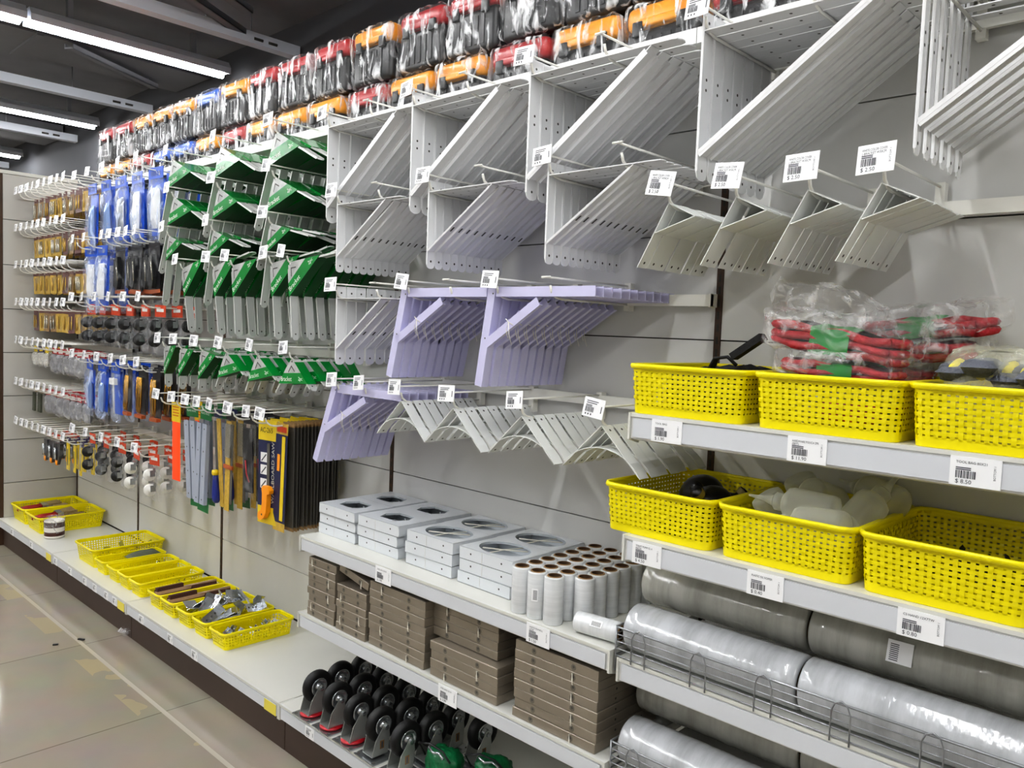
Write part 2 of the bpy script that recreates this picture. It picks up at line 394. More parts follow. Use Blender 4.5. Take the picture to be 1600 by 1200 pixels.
for i, (a, b) in enumerate(BAYS):
    shelf('base_shelf', 'white base shelf with brown kick plate along the floor of the '+BAYN[i], a, b, .4228, Z0, .05, True, 'base shelves', [(x, TAG[(i+k) % 5]) for k, x in enumerate(dl[i])])
for i, (a, b) in enumerate(BAYS):
    t = thing('top_shelf', 'white top shelf carrying wrapped toolboxes above the '+BAYN[i], 'shelf', (a, -.16, 2.068), group='top shelves')
    m = MB(); m.box(.001, b-a-.001, .002, .56, -.02, 0, M_shelf); part('shelf_board', m, t)
    m = MB(); m.box(.001, b-a-.001, -.004, .001, -.032, .002, M_lip); part('front_lip', m, t)
shelf('middle_shelf', 'white shelf holding white steel boxes and small film rolls', -1.247, -.006, .362, .703, .048, labels=[(-.806, SL['h']), (-.216, SL['g'])])
shelf('lower_shelf', 'white shelf holding stacks of grey steel boxes', -1.247, -.006, .362, .452, .048, labels=[(-.52, SL['i'])])
shelf('upper_basket_shelf', 'white shelf under the three upper yellow baskets with bagged gloves', .001, 1.25, .35, 1.22, .054, labels=[(.097, SL['a']), (.39, SL['b']), (.659, SL['c'])])
shelf('lower_basket_shelf', 'white shelf under the three lower yellow baskets with oil bottles', .001, 1.25, .35, .958, .054, labels=[(.064, SL['d']), (.327, SL['e']), (.597, SL['f'])])
shelf('film_shelf', 'white shelf carrying the upper large film rolls behind a wire guard', .001, 1.25, .35, .689, .05)
shelf('lower_film_shelf', 'white shelf carrying the lowest large film rolls behind a wire guard', .001, 1.25, .35, .434, .05)

# ------------------------------------------------------------------ hook bars and hooks
def hook_bar(a, b, z, label):
    m = MB(); m.box(a+.004, b-.004, -.034, -.022, z-.012, z+.016, M_hook)
    for x in (a+.004, b-.010): m.box(x, x+.006, -.036, -.004, z-.014, z+.018, M_hook)
    thing('hook_bar', label, 'hook bar', group='hook bars', mb=m)
def hook_mb(L=.33):
    m = MB()
    m.tube([(0, -.03, 0), (0, -L+.035, 0), (0, -L+.015, .004), (0, -L, .014), (0, -L-.006, .03)], .0032, M_hook, 7)
    m.tube([(0, -.03, .048), (0, -L-.02, .048)], .0026, M_hook, 6)
    m.box(-.009, .009, -.032, -.012, -.016, .056, M_hook)
    return m.mesh('peg_hook')
H_LONG = hook_mb(.33); H_LONG2 = hook_mb(.34)
M_TBAR = MB(); M_TBAR.tube([(-.013, -.352, .048), (.013, -.352, .048)], .0028, M_hook, 6); M_TBAR = M_TBAR.mesh('tag_bar')
HOLD = MB(); HOLD.box(-.034, .034, -.0006, .0006, -.024, .027, M_clear); HOLD = HOLD.mesh('tag_holder')
def hook(x, z, label, group, tag=0, tilt=None):
    """z is the height of the lower rod"""
    t = thing('peg_hook', label, 'hook', (x, 0, z), group=group, mb=H_LONG)
    if tag is None: part('tag_bar', M_TBAR, t)
    else:
        tl = R.uniform(-.12, .12) if tilt is None else tilt
        part('price_tag', TAG[tag], t, (-.008, -.354, .046), (-.12, tl, R.uniform(-.15, .1)))
    return t

# ------------------------------------------------------------------ brackets on the hooks
def strip(mb, p, q, w0, w1, t, m, round_end=True, holes=(), ridges=True, slots=(), fl=.0016):
    """flat bar from p to q in the x-z plane, its width running back in y from 0; holes are distances from p"""
    d = Vector((q[0]-p[0], 0, q[1]-p[1])); L = d.length; d.normalize(); n = Vector((-d.z, 0, d.x))
    T = Matrix(((d.x, 0, n.x, p[0]), (0, 1, 0, 0), (d.z, 0, n.z, p[1]), (0, 0, 0, 1)))
    c = w0/2
    pts = [(0, c-w0/2), (L-w1*.4, c-w1/2)]
    if round_end: pts += [(L-w1*.12, c-w1*.4), (L, c-w1*.15), (L, c+w1*.15), (L-w1*.12, c+w1*.4)]
    else: pts = [(0, c-w0/2), (L, c-w1/2), (L, c+w1/2)]
    if round_end: pts.append((L-w1*.4, c+w1/2))
    pts.append((0, c+w0/2))
    mb.prism(pts, -t/2, t/2, m, 'xy', T)
    if ridges:
        for s in (-1, 1):
            mb.box(.0, L-w1*.45, c+s*(w0*.5-.0012)-.0008, c+s*(w0*.5-.0012)+.0008, -t/2-fl, t/2+fl, m, T)
    for h in holes:
        for e in (-1, 1):
            ps = [T @ Vector((h+.0032*math.cos(a*PI/4), c+.0032*math.sin(a*PI/4), e*(t/2+.0003))) for a in range(8)]
            mb.poly(ps, M_hole)
    for h in slots:
        for e in (-1, 1):
            mb.poly([T @ Vector((h+a, c+b, e*(t/2+.0003))) for a, b in ((-.009, -.003), (.009, -.003), (.009, .003), (-.009, .003))], M_hole)
    return mb
WT = .0022
def white_bracket(legdown, arm, brz, brx, w, m, name, holes, slots=(), up=.044):
    t = thing(name, 'white bracket', 'bracket')
    mb = MB(); strip(mb, (-.0065, up), (-.0065, -legdown), w, w, WT, m, holes=[.02, up+legdown-.02]+holes); part('leg', mb, t)
    mb = MB(); strip(mb, (-.0052, .0048), (arm, .0048), w, w, WT, m, holes=[.05, .11, .17, arm-.05], ridges=False); part('arm', mb, t)
    mb = MB(); strip(mb, (-.004, -brz), (brx, .0025), w*.84, w*.84, WT, m, round_end=False, slots=slots, fl=.0016 if slots else .006); part('brace', mb, t)
    return t
def fill(make, n, pitch, x, z, y0, desc, group, jit=.004, proto=None):
    pr = proto or Proto(make())
    y = y0
    for k in range(n):
        lab = desc.replace('#', ORD[k])
        pr.put((x+R.uniform(-jit*.1, jit*.1), y, z), (0, 0, R.uniform(-jit, jit)), lab, group)
        y += pitch*R.uniform(.97, 1.06)
    return pr
SETW = ['corner-side', 'second', 'third', 'fourth', 'fifth']
# row one
pr = None
for i, x in enumerate([-1.185, -.775, -.338, .125, .535]):
    hook(x, 1.983, 'white peg hook with price tag at the upright side of the %s large bracket set' % SETW[i], 'top row hooks of the white bracket bay', i % 5)
    if i < 4: hook(x+.215, 1.983, 'white peg hook with bare T bar under the %s large bracket set' % SETW[i], 'top row hooks of the white bracket bay', None)
    if i == 4: pr = None
    pr = fill(lambda: white_bracket(.285, .40, .235, .335, .040 if i < 4 else .024, M_wb, 'shelf_bracket', [.13, .15]), 7 if i < 4 else 6, .0415 if i < 4 else .047, x, 1.983, -.332, 'large white bracket, # from the aisle, %s set, top row' % SETW[i], 'large white brackets', .008, pr)
pr = None
for i, x in enumerate([-1.125, -.695, -.268]):
    hook(x, 1.743, 'white peg hook with price tag holding the %s medium bracket set' % SETW[i], 'second row hooks of the white bracket bay', i)
    hook(x+.205, 1.743, 'white peg hook with bare T bar beneath the %s medium bracket set' % SETW[i], 'second row hooks of the white bracket bay', None)
    pr = fill(lambda: white_bracket(.200, .305, .152, .235, .028, M_wb, 'shelf_bracket', [], (.10,), .036), 10, .0288, x, 1.743, -.332, 'medium white bracket, # from the aisle, %s set, second row' % SETW[i], 'medium white brackets', .006, pr)
hook(-1.118, 1.458, 'white peg hook with price tag holding the small white bracket set beside the lilac ones', 'third row hooks of the white bracket bay', 1)
hook(-.915, 1.458, 'white peg hook with bare T bar beneath the small white bracket set', 'third row hooks of the white bracket bay', None)
fill(lambda: white_bracket(.200, .26, .150, .215, .034, M_wb, 'shelf_bracket', [], (.09,), .042), 7, .0375, -1.118, 1.458, -.332, 'small white bracket, # from the aisle, set beside the lilac brackets', 'third row white brackets', .006)
for (z, a, b, n) in [(1.983, -1.25, 0, 'top row of the white bracket bay'), (1.743, -1.25, 0, 'second row of the white bracket bay'), (1.458, -1.25, 0, 'lilac bracket row'), (1.19, -1.25, 0, 'curved corner bracket row'), (1.983, 0, 1.25, 'top row of the film roll bay'), (1.648, 0, 1.25, 'small cream bracket row of the film roll bay')]:
    hook_bar(a, b, z+(.014 if z != 1.648 else .002), 'white hook bar behind the '+n)
# lilac channel brackets
def angle(mb, p, q, w, m, d=.022, side=1):
    mb.bar(p, q, w, 0, .0016, m)
    dv = Vector((q[0]-p[0], q[1]-p[1])).normalized(); nx, nz = -dv.y*(w/2-.0008)*side, dv.x*(w/2-.0008)*side
    mb.bar((p[0]+nx, p[1]+nz), (q[0]+nx, q[1]+nz), .0016, .0016, d, m)
    mb.bar((p[0]-nx, p[1]-nz), (q[0]-nx, q[1]-nz), .0016, .0016, d*.55, m)
def lilac(sl):
    t = thing('angle_bracket', 'lilac bracket', 'bracket')
    mb = MB(); angle(mb, (-.020, .028), (-.020-.245*sl, -.222), .026, M_lilac, .024); mb.disc((-.016, -.0004, .012), .0022, M_hole); mb.disc((-.02-.12*sl, -.0004, -.1), .0022, M_hole); part('leg', mb, t)
    mb = MB(); angle(mb, (-.006, .0165), (.305, .0165), .024, M_lilac, .024); part('arm', mb, t)
    mb = MB(); angle(mb, (-.02-.14*sl, -.118), (.135, -.006), .022, M_lilac, .02); part('brace', mb, t)
    mb = MB(); c = Vector((.055-.06*sl, -.002, -.058))
    mb.tube([c+Vector((-.012, 0, .008)), c+Vector((0, -.003, 0)), c+Vector((.012, 0, -.006))], .0011, M_tie, 5)
    mb.tube([c+Vector((0, -.003, 0)), c+Vector((.006, -.006, -.03)), c+Vector((.014, -.004, -.055))], .0009, M_tie, 5)
    mb.tube([c+Vector((0, -.003, 0)), c+Vector((-.004, -.006, -.02)), c+Vector((.002, -.005, -.04))], .0009, M_tie, 5)
    part('cable_tie', mb, t)
    return t
for i, (x, z, sl, n) in enumerate([(-.772, 1.462, .25, 'upper set by the small white brackets'), (-.425, 1.462, .16, 'upper set by the bay upright'), (-1.10, 1.168, .42, 'lower set')]):
    hook(x, z, 'price-tagged peg hook at the lilac '+n, 'lilac bracket hooks', [2, 3, 4][i])
    hook(x+(.175 if i < 2 else .14), z, 'bare T bar peg hook under the lilac '+n, 'lilac bracket hooks', None if i < 2 else 0)
    fill(lambda: lilac(sl), 9 if i != 1 else 10, .0315, x, z, -.332, 'lilac angle bracket, # from the aisle, '+n, 'lilac angle brackets', .01)
# small cream triangular brackets
def small_l():
    t = thing('corner_bracket', 'cream bracket', 'bracket')
    A = Vector((-.0028, .0088)); w = .032
    ld = Vector((-.482, -.876)); ad = Vector((.903, -.429))
    mb = MB(); strip(mb, A, A+ld*.147, w, w, .0018, M_cream, False, holes=[.062, .135], ridges=False); part('leg', mb, t)
    mb = MB(); strip(mb, A+ad*.002, A+ad*.07, w, w, .0018, M_cream, False, ridges=False); part('arm', mb, t)
    mb = MB(); strip(mb, A+ld*.066+ad*.002, A+ad*.07, w, w, .0018, M_cream, False, ridges=False); part('brace', mb, t)
    return t
pr = None
for i, x in enumerate([.060, .210, .355, .484]):
    n = ['closest to the bay upright', 'second from the bay upright', 'third from the bay upright', 'last along the row']
    hook(x, 1.648, 'peg hook with $ 2.50 tag above small cream brackets, '+n[i], 'small cream bracket hooks', 'S', [.16, .1, 0, -.02][i])
    pr = fill(small_l, 7 if i == 3 else 8, .0345, x, 1.648, -.33, 'small cream bracket, # from the aisle, hook '+n[i], 'small cream corner brackets', .03, pr)
# cream corner brackets with an arched brace
def arched():
    t = thing('arched_bracket', 'cream bracket', 'bracket')
    A = Vector((0, .0068)); w = .033
    for s in (-1, 1):
        mb = MB(); strip(mb, A+Vector((s*.0012, -.0012)), A+Vector((s*.108, -.104)), w, w, .002, M_cream, False, holes=[.014, .136], ridges=False); part('leg', mb, t)
    mb = MB(); pts = []
    for k in range(13):
        a = PI*(.14+.72*k/12); pts.append((-.118*math.cos(a), -.135+.092*math.sin(a)))
    for p, q in zip(pts, pts[1:]): mb.bar(p, q, .0018, .0, w, M_cream)
    part('arch', mb, t)
    return t
pr = None
for i, (x, z) in enumerate([(-.79, 1.168), (-.572, 1.168), (-.326, 1.172), (-.085, 1.175)]):
    n = ['beside the lower lilac set', 'second from the lilac set', 'third from the lilac set', 'beside the yellow baskets']
    hook(x, z, 'white peg hook with price tag above arched cream brackets '+n[i], 'arched bracket hooks', i)
    pr = fill(arched, 7, .0395, x, z, -.333, 'arched cream bracket, # from the aisle, hook '+n[i], 'arched cream brackets', .03, pr)

# ------------------------------------------------------------------ green wrapped brackets
def green(ll, lr, wl, wr, rot, wd=.034, w=.03, photo=.5):
    ld = Vector((-math.sin(rot), -math.cos(rot))); rd = Vector((math.cos(rot), -math.sin(rot)))
    bis = (ld+rd).normalized(); A = -bis*.0085
    t = thing('wrapped_bracket', 'green bracket', 'bracket')
    mb = MB(); strip(mb, A+ld*.004, A+ld*ll, w, w*.72, .003, M_steelb, holes=[ll-.025]); part('long_arm', mb, t)
    mb = MB(); strip(mb, A+rd*.004, A+rd*lr, w, w*.72, .003, M_steelb, holes=[lr-.025]); part('short_arm', mb, t)
    o = -bis*.006; B = A+o
    a0, b0 = B+ld*.024, B+rd*.024; a2, b2 = B+ld*wl, B+rd*wr; a1, b1 = a0.lerp(a2, photo), b0.lerp(b2, photo)
    v = lambda p, y: (p.x, y, p.y)
    mb = MB()
    for y in (-.0015, wd):
        mb.poly([v(a0, y), v(a1, y), v(b1, y), v(b0, y)], M_grayp); mb.poly([v(a1, y), v(a2, y), v(b2, y), v(b1, y)], M_green)
    for p, q in ((a0, a1), (a1, a2), (b0, b1), (b1, b2)):
        mb.poly([v(p, -.0015), v(q, -.0015), v(q, wd), v(p, wd)], M_green)
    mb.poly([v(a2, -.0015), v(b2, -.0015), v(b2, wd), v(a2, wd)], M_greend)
    h = (b2-a2).normalized(); nn = Vector((-h.y, h.x)); bw = (a1-a2).dot(nn); s = bw*.62/.026
    T = Matrix(((h.x*s, 0, nn.x*s, a2.x+h.x*.016+nn.x*bw*.24), (0, 1, 0, -.0022), (h.y*s, 0, nn.y*s, a2.y+h.y*.016+nn.y*bw*.24), (0, 0, 0, 1)))
    stamp(mb, TXT['bracket'], T)
    q = a2+h*(b2-a2).length*.70+nn*bw*.3; s2 = bw*.5/.03
    stamp(mb, TXT['2pc'], Matrix(((h.x*s2, 0, nn.x*s2, q.x), (0, 1, 0, -.0022), (h.y*s2, 0, nn.y*s2, q.y), (0, 0, 0, 1))))
    # line drawing of the bracket on the photo part
    c = a0.lerp(b0, .5)+bis*.01
    mb.poly([v(c, -.0022), v(c+ld*.03, -.0022), v(c+ld*.03+rd*.004, -.0022), v(c+rd*.004, -.0022)], M_hole)
    mb.poly([v(c, -.0022), v(c+rd*.03, -.0022), v(c+rd*.03+ld*.004, -.0022), v(c+ld*.004, -.0022)], M_hole)
    part('wrapper', mb, t)
    return t
COLN = ['column by the blue bags', 'middle column', 'column by the white brackets']
ROWN = ['top row', 'second row', 'third row', 'fourth row', 'fifth row', 'sixth row', 'bottom row']
def grow(zs, xs, n, pitch, args, row, cols, grp, jit=.05):
    pr = None
    for i, x in enumerate(xs):
        hook(x, zs, 'white peg hook with price tag, green brackets %s, %s' % (row, cols[i]), 'green bracket hooks', (i+int(zs*10)) % 5)
        if pr is None or callable(args): pr = Proto(green(*(args(i) if callable(args) else args)))
        y = -.325
        for k in range(n):
            pr.put((x, y, zs), (R.uniform(-.01, .01), R.uniform(-jit, jit), R.uniform(-.04, .04)), 'green wrapped bracket, %s from the aisle, %s, %s' % (ORD[k], row, cols[i]), grp)
            y += pitch*R.uniform(.95, 1.05)
grow(2.012, [-2.315, -1.905, -1.510], 6, .045, (.35, .29, .125, .17, .40, .043), 'top row', COLN, 'large green wrapped brackets', .03)
grow(1.862, [-2.300, -1.915, -1.515], 6, .045, (.33, .28, .125, .165, .40, .043), 'second row', COLN, 'large green wrapped brackets', .03)
grow(1.708, [-2.345, -1.955, -1.535], 6, .045, (.29, .26, .105, .145, .22, .042), 'third row', COLN, 'medium green wrapped brackets', .06)
C5 = ['by the blue bags', 'second from the blue bags', 'middle hook', 'second from the white brackets', 'by the white brackets']
grow(1.572, [-2.215, -1.95, -1.80, -1.525, -1.41], 6, .048, (.255, .27, .115, .185, -.16), 'fourth row', C5, 'medium green wrapped brackets', .08)
C6 = ['by the caster packs', 'second from the caster packs', 'third from the caster packs', 'third from the white brackets', 'second from the white brackets', 'by the white brackets']
grow(1.254, [-2.375, -2.225, -2.04, -1.84, -1.61, -1.385], 5, .05, lambda i: (.165, .155, .12, .13, [.0, .02, .1, .62, .55, .7][i]), 'fifth row', C6, 'small green wrapped brackets', .12)
for z, n in ((2.012, 'top row'), (1.862, 'second row'), (1.708, 'third row'), (1.572, 'fourth row'), (1.254, 'fifth row'), (1.02, 'saw and blade row')):
    hook_bar(-2.5, -1.25, z+.014, 'white hook bar behind the green brackets, '+n)

# ------------------------------------------------------------------ packs hanging in the far bays
M_ycard = P('yellow_card', '#cfab48', .45, noise_amt=.3, noise_scale=60)
M_tcard = P('tan_card', '#a8875a', .5, noise_amt=.4, noise_scale=60)
M_mar = P('maroon_card', '#6b4a48', .4)
M_bit = P('drill_steel', '#b9b6a8', .25, metal=.8)
M_brass = P('brass_bit', '#b9964a', .3, metal=.7)
M_redh = P('red_header', '#b2262e', .4, noise_amt=.2, noise_scale=50)
M_greyg = P('grey_bag_contents', '#9a9ba0', .55, noise_amt=.4, noise_scale=45, bump=.4, bump_scale=80)
M_bead = P('white_beads', '#e6e4dc', .3, noise_amt=.35, noise_scale=160, bump=.9, bump_scale=150)
M_purp = P('purple_header', '#2b2354', .4)
M_yhead = P('yellow_header', '#e2c527', .4)
M_bluec = P('blue_card', '#1553c6', .35, noise_amt=.15, noise_scale=20)
M_bluep = film('blue_poly', '#d3e2ff', .12, .8, 20, .12, .6)
M_orh = P('orange_header', '#d24a26', .4, noise_amt=.25, noise_scale=60)
M_wheel = P('white_wheel', '#e9e9e4', .3)
M_gold = P('gold_chain', '#c8973f', .25, metal=.8, noise_amt=.4, noise_scale=90)
M_glass = P('mirror_blue', '#86a5d8', .1, metal=.4)
M_copper = P('copper_edge', '#a5562f', .4)
M_dark = P('dark_pack', '#26262a', .35, noise_amt=.3, noise_scale=30)
M_hivis = P('hi_vis_orange_glow', '#ff4d1a', .5, emit=.25)  # weak emission added so the unlit orange band seems to glow
M_navy = P('navy_card', '#23284a', .4)
M_bhand = P('blue_handle', '#23307e', .35)
M_lav = P('rail_grey', '#aeb6c6', .35, metal=.2)
M_pgreen = P('pack_green', '#12743c', .35, noise_amt=.2, noise_scale=30)
M_blade = P('saw_blade_dark', '#62605a', .42, metal=.3)
M_ohand = P('orange_handle', '#f79a1c', .35)
M_paper = P('white_paper', '#e8e8e6', .5)
def root(n): return thing(n, n, 'pack')
def card(w, h, m, z=0, y=0., t=.0008, hole=True):
    mb = MB(); mb.box(-w/2, w/2, y, y+t, z-h, z, m); return mb
def blister(w, h, d, z, m=None, y=0.):
    """clear moulded bubble standing off the card"""
    mb = MB(); k = .18*min(w, h)
    a = [(-w/2, -h), (w/2, -h), (w/2, 0), (-w/2, 0)]; b = [(-w/2+k, -h+k), (w/2-k, -h+k), (w/2-k, -k), (-w/2+k, -k)]
    A = [(x, y, z+q) for x, q in a]; B = [(x, y-d, z+q) for x, q in b]
    mb.poly(B, m or M_blister)
    for i in range(4): mb.poly([A[i], A[(i+1) % 4], B[(i+1) % 4], B[i]], m or M_blister)
    return mb
def drill_pack(cm, nbit, bm):
    t = root('drill_pack')
    part('header_card', card(.066, .022, M_mar, .012, .0), t)
    part('backing_card', card(.064, .092, cm, -.0105, .0), t)
    for i in range(nbit):
        mb = MB(); x = (i-(nbit-1)/2)*.05/max(nbit, 2)
        mb.lathe([(.0, -.09), (.0042, -.084), (.0042, -.05), (.003, -.048), (.003, -.024), (0, -.022)], bm, 8, Matrix.Translation((x, -.006, 0)))
        part('bit', mb, t)
    part('blister', blister(.06, .088, .014, -.012), t)
    t.scale = (1.32, 1, 1.12)
    return t
def header_bag(hm, w, h, m, seed, d=.03, band=None):
    t = root('bagged_pack')
    mb = card(w, .034, hm, .014, -.001, .002); 
    if band: mb.box(-w*.3, w*.3, -.0016, -.001, -.014, .004, band)
    part('header_card', mb, t)
    mb = MB(); mb.pillow(w*.92, h, d, m, seed, 8, 10, .006, c=(0, 0, -.022)); part('contents', mb, t)
    mb = MB(); mb.pillow(w, h+.012, d+.008, M_bag, seed+3, 7, 8, .004, c=(0, 0, -.019)); part('clear_bag', mb, t)
    return t
def blue_bag(kind, h=.27, w=.125):
    t = root('tool_bag_pack')
    mb = card(w, .05, M_bluec, .018, -.001, .002); mb.box(-w*.32, w*.32, -.0016, -.001, -.02, 0, M_bluep); part('header_card', mb, t)
    part('backing_card', card(w*.96, h-.04, M_bluec, -.032, .012), t)
    mb = MB()
    if kind == 0: mb.pillow(w*.55, h*.62, .03, M_paper, 3, 8, 8, .004, c=(0, 0, -.07)); n = 'white_tool_head'
    elif kind == 1: mb.pillow(w*.5, h*.6, .028, M_glass, 5, 8, 8, .001, c=(0, 0, -.09)); n = 'oval_mirror'
    elif kind == 2: mb.pillow(w*.5, h*.6, .03, M_zinc, 9, 8, 8, .003, c=(0, 0, -.08)); n = 'steel_tool_head'
    else:
        mb.lathe([(0, -h*.95), (.004, -h*.95), (.004, -.05), (0, -.05)], M_paper, 8, Matrix.Translation((.005, -.012, 0))); mb.box(-w*.3, w*.32, -.02, -.004, -.085, -.055, M_paper); n = 'white_stick'
    part(n, mb, t)
    mb = MB(); mb.pillow(w, h, .044, M_bluep, kind+11, 8, 12, .006, c=(0, 0, -.03)); part('clear_bag', mb, t)
    return t
def hex_pack():
    t = root('black_tool_pack')
    part('header_card', card(.105, .03, M_dark, .014), t)
    mb = MB()
    mb.prism([(-.02, -.07), (.018, -.05), (.034, -.15), (.02, -.2), (-.012, -.19)], -.022, -.004, M_black); mb.tube([(-.03, -.014, -.06), (-.03, -.014, -.185), (.0, -.014, -.19)], .004, M_black, 6)
    part('black_tool', mb, t)
    mb = MB(); mb.tube([(.018, -.026, -.075), (.036, -.026, -.165)], .0022, M_bit, 6); part('steel_rod', mb, t)
    part('backing_card', card(.1, .185, M_dark, -.017, .001), t)
    part('foot_card', card(.1, .016, M_copper, -.203, .001), t)
    part('blister', blister(.1, .19, .032, -.018), t)
    return t
def caster_pack(wm, hm=None):
    t = root('caster_pack')
    mb = card(.092, .052, hm or M_orh, .016); mb.box(-.03, .03, -.0012, -.0004, -.014, .0, M_paper); part('header_card', mb, t)
    for z in (-.075, -.142):
        mb = MB(); T = Matrix.Translation((.004, -.026, z)) @ Matrix.Rotation(PI/2, 4, 'Y') @ Matrix.Rotation(.25, 4, 'X')
        mb.lathe([(.0, -.011), (.012, -.011), (.013, -.008), (.024, -.010), (.027, -.006), (.027, .006), (.024, .010), (.013, .008), (.012, .011), (0, .011)], wm, 18, T)
        part('wheel', mb, t)
        mb = MB(); mb.box(-.02, .018, -.016, -.004, z+.012, z+.03, M_zinc); mb.box(-.012, -.009, -.03, -.006, z-.008, z+.02, M_zinc); mb.box(.016, .019, -.03, -.006, z-.008, z+.02, M_zinc); part('fork', mb, t)
    part('blister', blister(.09, .15, .056, -.036), t)
    part('backing_sheet', card(.092, .16, M_blister, -.036, .001), t)
    return t
def gold_pack():
    t = root('gold_chain_pack')
    part('header_card', card(.075, .04, M_dark, .015), t)
    for x in (-.018, .006):
        mb = MB(); mb.tube([(x-.008, -.01, -.03), (x-.012, -.014, -.1), (x-.006, -.016, -.17), (x, -.014, -.19), (x+.008, -.014, -.16), (x+.008, -.012, -.08), (x+.006, -.01, -.03)], .005, M_gold, 7); part('chain', mb, t)
    mb = MB(); mb.box(-.036, .036, -.02, 0, -.215, -.2, M_copper); part('foot_card', mb, t)
    part('blister', blister(.072, .18, .026, -.024), t); part('backing_card', card(.072, .18, M_dark, -.024, .001), t)
    return t
def comb_pack():
    t = root('dark_comb_pack')
    part('header_card', card(.06, .03, M_tcard, .012), t)
    mb = MB()
    for i in range(6): mb.box(-.026+i*.009, -.020+i*.009, -.012, -.002, -.13, -.02, P('comb_green', '#4a4e40', .5))
    part('rods', mb, t); part('blister', blister(.06, .12, .016, -.018), t)
    return t
def gun_pack():
    t = root('orange_tip_tool')
    part('header_card', card(.085, .03, M_orh, .014), t)
    mb = MB(); mb.prism([(-.035, -.03), (.038, -.03), (.03, -.09), (.0, -.15), (-.012, -.15), (-.035, -.08)], -.018, -.002, M_dark); part('black_body', mb, t)
    mb = MB(); mb.lathe([(0, -.155), (.008, -.152), (.011, -.14), (.011, -.125), (0, -.125)], M_ohand, 10, Matrix.Translation((-.008, -.014, 0))); part('orange_tip', mb, t)
    mb = MB(); mb.lathe([(0, -.12), (.008, -.12), (.008, -.055), (0, -.055)], M_zinc, 10, Matrix.Translation((-.012, -.024, 0))); part('steel_tube', mb, t)
    part('blister', blister(.085, .13, .034, -.02), t)
    return t
def strip_pack():
    t = root('yellow_strip_pack')
    part('header_card', card(.052, .03, M_purp, .012), t)
    mb = MB(); mb.box(-.016, .0, -.006, -.001, -.165, -.018, M_yhead); mb.box(.006, .02, -.006, -.001, -.165, -.018, M_yhead); mb.box(-.006, .006, -.0065, -.006, -.14, -.05, M_blade); part('strip', mb, t)
    part('sleeve', blister(.05, .16, .012, -.014), t)
    return t
def put_row(x, z, mk, n, lab, hk, grp, pitch=.055, y0=-.255, jx=.0, jr=.1, dz=-.0035, hl=None):
    hook(x, z, hl or ('white peg hook with price tag, '+hk), 'peg hooks of the far bays', R.randrange(5))
    y = y0
    for k in range(n):
        mk.put((x+R.uniform(-jx, jx), y, z+dz), (R.uniform(-.03, .05), R.uniform(-.05, .05), R.uniform(-jr, jr)), '%s, %s on %s' % (lab, ORD[k], hk), grp)
        y += pitch*R.uniform(.95, 1.08)
D = [Proto(drill_pack(M_ycard, 1, M_brass)), Proto(drill_pack(M_tcard, 2, M_bit)), Proto(drill_pack(M_ycard, 3, M_bit)), Proto(drill_pack(M_mar, 2, M_brass))]
DN = ['yellow card one-bit pack', 'tan card two-bit pack', 'yellow card three-bit pack', 'maroon card two-bit pack']
bead = Proto(header_bag(M_yhead, .075, .075, M_bead, 2, .035)); bead2 = Proto(header_bag(M_purp, .075, .075, M_bead, 6, .035, M_yhead))
grey = Proto(header_bag(M_redh, .09, .10, M_greyg, 4, .04, M_paper)); comb = Proto(comb_pack()); gun = Proto(gun_pack()); strp = Proto(strip_pack())
RN = ['top row', 'second row', 'third row', 'fourth row', 'fifth row', 'sixth row', 'bottom row']
for r, z in enumerate([2.035, 1.823, 1.612, 1.398, 1.178, .937, .705]):
    hook_bar(-4.413, -3.462, z+.014, 'white hook bar on the wall of the corner bay, '+RN[r])
    for k in range(9):
        x = -3.535-k*.101+R.uniform(-.006, .006); hk = '%s hook from corner, %s' % (NTH[8-k].replace('front', 'first'), RN[r])
        if r < 4:
            i = R.choice((0, 0, 1, 2, 1, 3)); put_row(x, z, D[i], 3, DN[i], hk, 'drill bit packs in the corner bay', .06, -.25, .004)
        elif r == 4:
            if k > 5: i = k % 2; put_row(x, z, (bead, bead2)[i], 2, ('yellow-headed bead bag', 'purple-headed bead bag')[i], hk, 'white bead bags', .075, -.25)
            else: put_row(x, z, grey, 2, 'red-headed grey bag', hk, 'grey bags with red headers', .085, -.24)
        elif r == 5:
            if k > 6: put_row(x, z, comb, 2, 'pack of dark green rods', hk, 'packs of dark rods', .07, -.25)
            else: put_row(x, z, grey, 2, 'red-headed grey bag', hk, 'grey bags with red headers', .085, -.24)
        else:
            if k in (5, 4, 3): put_row(x, z, gun, 2, 'black tool with orange tip', hk, 'orange tipped tools', .08, -.27)
            elif k < 3: put_row(x, z, strp, 3, 'pack of yellow strips', hk, 'yellow strip packs', .05, -.26)
            else: hook(x, z, 'empty white peg hook with price tag, '+hk, 'peg hooks of the far bays', k % 5)
